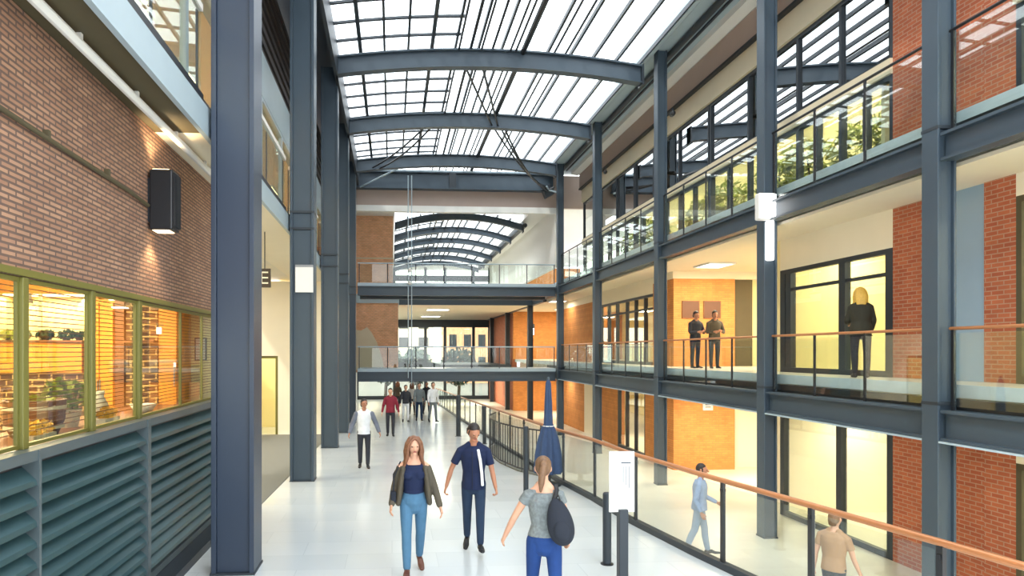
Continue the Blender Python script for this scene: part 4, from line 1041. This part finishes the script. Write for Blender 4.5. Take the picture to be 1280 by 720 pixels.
        m.tube([hd((0, .04, .04)), hd((0, .06, -.03)), hd((0, .062, -.09)), hd((0, .056, -.15))], [(.045*H, .02*H), (.058*H, .022*H), (.062*H, .022*H), (.045*H, .012*H)], n=14)
    elif hk == 'pony':
        m.ell(hd((0, .062, .03)), (.025*H, .022*H, .028*H), HR)
        m.tube([hd((0, .06, .02)), hd((.008, .078, -.02)), hd((.014, .07, -.08)), hd((.018, .064, -.13))], [.02*H, .022*H, .02*H, .008*H], n=10)
    elif hk == 'short':
        m.tube([hd((0, .05, .0)), hd((0, .05, -.045))], [(.042*H, .014*H), (.034*H, .012*H)], n=12)
        for s in (-1, 1): m.tube([hd((s*.046, -.008, .02)), hd((s*.0475, -.01, -.018))], [(.006*H, .012*H), (.004*H, .007*H)], n=8)
    fuse(m, 'hair', look['hairmat'], t, vox*.7, 3)
    return t, dict(sp=sp, arms=arms, legs=legs, hd=hd, H=H, tw=tw, shw=shw, vox=vox)
def cloth(n, c, b=.2): return pbr(n, c, .85, 0, .16, 14, b)
C_NAVY = cloth('cloth_navy', srgb(14, 30, 66)); C_NAVY2 = cloth('cloth_dark_navy', srgb(20, 28, 50)); C_JEAN = cloth('denim_light', srgb(74, 116, 148)); C_JEAND = cloth('denim_dark', srgb(30, 50, 76)); C_JEANB = cloth('denim_blue', srgb(20, 58, 118))
C_GREY = pbr('cloth_mottled_grey', srgb(116, 124, 126), .85, 0, .55, 34, .3); C_WHITE = cloth('cloth_white', srgb(232, 234, 236)); C_DARK = cloth('cloth_charcoal', srgb(48, 50, 58)); C_MAR = cloth('cloth_maroon', srgb(128, 32, 52)); C_OLV = cloth('cloth_olive_brown', srgb(84, 78, 66)); C_LBLUE = cloth('cloth_pale_blue', srgb(146, 162, 196)); C_TAN = cloth('cloth_tan', srgb(170, 132, 98)); C_BROWN = pbr('shoe_brown', srgb(96, 58, 46), .5); C_BLK = pbr('shoe_black', srgb(26, 26, 30), .5); C_BAG = cloth('bag_black', srgb(30, 36, 48), .4)
def at(px, w):      # ground position for a column px at viewing depth w
    X = (px-VX)*w*math.cos(PSI)/F
    return X, (w - X*math.sin(PSI))/math.cos(PSI)

# --- woman walking towards the camera
x, y = at(517, 8.15)
t, J = person('woman walking toward camera in navy top, open olive jacket and light blue jeans', x, y, 0, 2, 1.64,
    dict(fem=True, skin=SKIN, top=C_NAVY, bottom=C_JEAN, shoes=C_BROWN, hair='long', hairmat=H_AUB, hem=.075, tank=True, sleeve=0, bottom_name='jeans'),
    dict(rleg=(15, 3, -8), lleg=(-13, 14, 24), larm=(6, 20, 16), rarm=(-10, 15, 48), yaw=4, pitch=3, lean=2, splay=.002), .009)
sp, H = J['sp'], J['H']
m = MB()
for s, key in ((1, 'l'), (-1, 'r')):
    sh, el, wr, d1, d2 = J['arms'][key]
    m.tube([sh + d1*.015*H, sh.lerp(el, .6), el, el.lerp(wr, .5), el.lerp(wr, .9)], [(.032*H), (.031*H), .029*H, .027*H, .025*H], n=14)
    m.tube([sp(s*.082, .26, -.03), sp(s*.098, .17, -.035), sp(s*.108, .08, -.03), sp(s*.118, .0, -.02)], [(.020*H, .05*H), (.022*H, .05*H), (.024*H, .055*H), (.022*H, .05*H)], n=12)
m.tube([sp(0, .25, .055), sp(0, .16, .06), sp(0, .08, .066), sp(0, .0, .07)], [(.085*H, .016*H), (.09*H, .016*H), (.1*H, .018*H), (.105*H, .016*H)], n=18)
fuse(m, 'jacket', C_OLV, t, .008, 3)
wr = J['arms']['r'][2]
bt = thing('handbag', 'small black handbag carried at the hip by the woman in light jeans', 'bag', (x, y, 0)); bt.rotation_euler = (0, 0, math.radians(2)); ORG[bt] = Vector((0, 0, 0))
c = sp(-.155, .05, -.02)
m = MB(); m.obox(c, (.035, 0, 0), (0, .085, 0), (0, 0, .07)); m.build('pouch', C_BAG, bt, bevel=.02, local=True)
m = MB(); m.tube([c + Vector((0, -.07, .06)), sp(-.15, .2, -.06), sp(-.1, .305, -.0), sp(-.15, .2, .06), c + Vector((0, .07, .06))], .008, n=8); m.build('strap', C_BAG, bt, local=True)
# --- man walking, looking down
x, y = at(592, 9.1)
t, J = person('man in navy short sleeved shirt and dark jeans looking down while walking', x, y, 0, -6, 1.68,
    dict(skin=SKIND, top=C_NAVY, bottom=C_JEAND, shoes=C_BLK, hair='short', hairmat=H_DK, hem=-.04, sleeve=.75, off=.014, bottom_name='jeans', leg_loose=.002),
    dict(lleg=(12, 4, -6), rleg=(-9, 12, 22), larm=(4, 13, 34), rarm=(-8, 24, 12), yaw=24, pitch=26, lean=3, curl=45, splay=0.0), .009)
sp, H = J['sp'], J['H']
m = MB(); m.tube([sp(.035, .285, -.058), sp(.052, .2, -.088), sp(.064, .1, -.086), sp(.07, .0, -.088)], [(.012*H, .006*H)]*4, n=8); m.build('shirt_placket', C_WHITE, t, smooth=True, local=True)
m = MB(); m.tube([sp(-.012, .27, -.075), sp(-.012, .2, -.09), sp(-.012, .1, -.086), sp(-.012, -.03, -.088)], [(.004*H, .003*H)]*4, n=6); m.build('button_band', C_NAVY2, t, local=True)
# --- woman from behind with a black backpack
x, y = at(680, 6.45)
t, J = person('woman seen from behind in mottled grey top and bright blue jeans, hair tied up', x, y, 0, 176, 1.64,
    dict(fem=True, skin=SKIN, top=C_GREY, bottom=C_JEANB, shoes=C_BLK, hair='pony', hairmat=H_BLD, hem=.03, tank=True, sleeve=.35, bottom_name='jeans'),
    dict(lleg=(14, 5, -6), rleg=(-12, 12, 22), larm=(16, 26, 12), rarm=(4, 14, 30), yaw=-6, pitch=6, lean=3), .009)
sp, H = J['sp'], J['H']
bt = thing('backpack', 'black backpack hanging from the right shoulder of the woman seen from behind', 'backpack', (x, y, 0), math.radians(176)); ORG[bt] = Vector((0, 0, 0))
c = sp(-.075, .14, .115)
def bagfn(p, d):
    p.x *= 1 - .22*d.z; p.y *= 1 - .25*d.z
    return p
m = MB(); m.ell(c, (.125, .085, .235), Matrix.Rotation(math.radians(12), 3, 'Y'), 24, 16, bagfn); fuse(m, 'sack', C_BAG, bt, .009, 2)
m = MB(); m.ell(c + Vector((-.01, .075, -.07)), (.08, .03, .1), Matrix.Rotation(math.radians(12), 3, 'Y'), 18, 12); m.build('front_pocket', C_BAG, bt, smooth=True, local=True)
m = MB(); m.tube([c + Vector((.05, -.03, .2)), sp(-.07, .31, .05), sp(-.075, .328, 0), sp(-.082, .27, -.07), sp(-.085, .18, -.085), sp(-.11, .1, -.03), c + Vector((-.05, -.05, -.14))], [(.022, .007)]*7, n=8); m.build('strap', C_BLK, bt, smooth=True, local=True)
m = MB(); m.tube([c + Vector((.0, .02, .2)), c + Vector((.02, .03, .26)), c + Vector((.05, .0, .2))], .009, n=8); m.build('loop', C_BLK, bt, local=True)
# --- others on the walkway
def zpt(px, py):
    w = 15
    for _ in range(20):
        X, Y = at(px, w); w = (EYE - fz(Y))*F/(py-HY)
    return at(px, w)
walk = dict(lleg=(14, 4, -6), rleg=(-12, 12, 20), larm=(-10, 10, 10), rarm=(12, 10, 16))
stand = dict(lleg=(5, 3, 0), rleg=(-5, 6, 6), larm=(4, 14, 20), rarm=(0, 14, 24), splay=.012)
x, y = zpt(455, 585)
t, J = person('person in white vest with grey sleeves and dark trousers, left side of the walkway', x, y, fz(y), 4, 1.66, dict(skin=SKIND, top=C_WHITE, bottom=C_DARK, shoes=C_BLK, hair='short', hairmat=H_DK, hem=-.03, sleeve=0, off=.014), dict(lleg=(4, 3, 0), rleg=(-6, 8, 8), larm=(-6, 24, 40), rarm=(-4, 22, 36), yaw=20), .013)
m = MB()
for key in 'lr':
    sh, el, wr, d1, d2 = J['arms'][key]; m.tube([sh, sh.lerp(el, .5), el, el.lerp(wr, .85)], [.07, .065, .06, .05], n=12)
fuse(m, 'sleeves', pbr('cloth_grey', srgb(108, 114, 128), .85), t, .013)
x, y = zpt(488, 545)
person('person in maroon jacket and dark trousers in the middle distance of the walkway', x, y, fz(y), 0, 1.72, dict(skin=SKIN, top=C_MAR, bottom=C_DARK, shoes=C_BLK, hair='short', hairmat=H_DK, hem=-.03, sleeve=1, off=.018), stand, .014)
far = [(507, 528, C_DARK, C_WHITE, 'in dark top and white trousers, left one of the far cluster', 1.7, False), (524, 526.5, C_GREY, C_JEAND, 'in grey top and blue trousers, second from left in the far cluster', 1.78, False),
       (515, 519, C_WHITE, C_DARK, 'in white top, half hidden between two others in the far cluster', 1.7, True), (541, 528, C_WHITE, C_GREY, 'all in white and pale grey, rightmost of the far cluster', 1.82, False),
       (533, 518, C_DARK, C_DARK, 'in black, standing behind the pale one of the far cluster', 1.75, False), (497, 514, C_OLV, C_DARK, 'in olive, farthest left of the far cluster, beyond the maroon jacket', 1.72, True)]
for px, py, top, bot, l, h, fem in far:
    x, y = zpt(px, py)
    person('person ' + l, x, y, fz(y), rnd.uniform(-20, 20) + (180 if fem else 0), h, dict(fem=fem, skin=SKIN, top=top, bottom=bot, shoes=C_BLK, hair='long' if fem else 'short', hairmat=H_DK if not fem else H_AUB, hem=-.02, sleeve=1, off=.014), walk, .018, 'far walkers under the bridge')
# --- lower concourse, behind the glass railing
x, y = at(874, 13.2)
person('person in pale blue shirt behind the glass railing, dark belt and grey trousers', x, y, LOWZ, 60, 1.78, dict(skin=SKIND, top=C_LBLUE, bottom=pbr('cloth_pale_grey', srgb(150, 164, 186), .85), shoes=C_BLK, hair='short', hairmat=H_DK, hem=-.02, sleeve=1, off=.018), dict(lleg=(12, 4, -6), rleg=(-10, 12, 20), larm=(14, 8, 50), rarm=(-14, 8, 40)), .011)
x, y = at(1042, 9.7)
person('person in tan top low at the right edge railing, seen through the glass', x, y, LOWZ, 120, 1.68, dict(skin=SKIN, top=C_TAN, bottom=C_DARK, shoes=C_BROWN, hair='short', hairmat=H_BLD, hem=-.02, sleeve=.6, off=.016), walk, .011)
# --- first gallery
for px, w, l, top, bot, rz_ in ((869, 20.5, 'person in dark camouflage jacket in the gallery, left of the pair at the amber brick', C_DARK, C_NAVY2, 10), (893, 20.2, 'person in brown and black in the gallery, right of the pair at the amber brick', C_OLV, C_DARK, -8)):
    x, y = at(px, w); person(l, x, y, 2.25, rz_, 1.72, dict(skin=SKIND, top=top, bottom=bot, shoes=C_BLK, hair='short', hairmat=H_DK, hem=-.03, sleeve=1, off=.02), dict(larm=(14, 10, 86), rarm=(14, 10, 80), fa=-3.4, pitch=15), .013, 'pair in the gallery')
x, y = at(1076, 12.9)
person('blond person in black jacket at the gallery shop window, back turned', x, y, 2.25, 150, 1.72, dict(fem=True, skin=SKIN, top=cloth('cloth_black_green', srgb(44, 42, 30)), bottom=C_DARK, shoes=C_BLK, hair='long', hairmat=pbr('hair_golden', srgb(206, 164, 70), .5, 0, .3, 40, .5), hem=-.06, sleeve=1, off=.03), dict(larm=(12, 10, 70), rarm=(6, 10, 20), fa=-1, lean=4, pitch=12), .012)
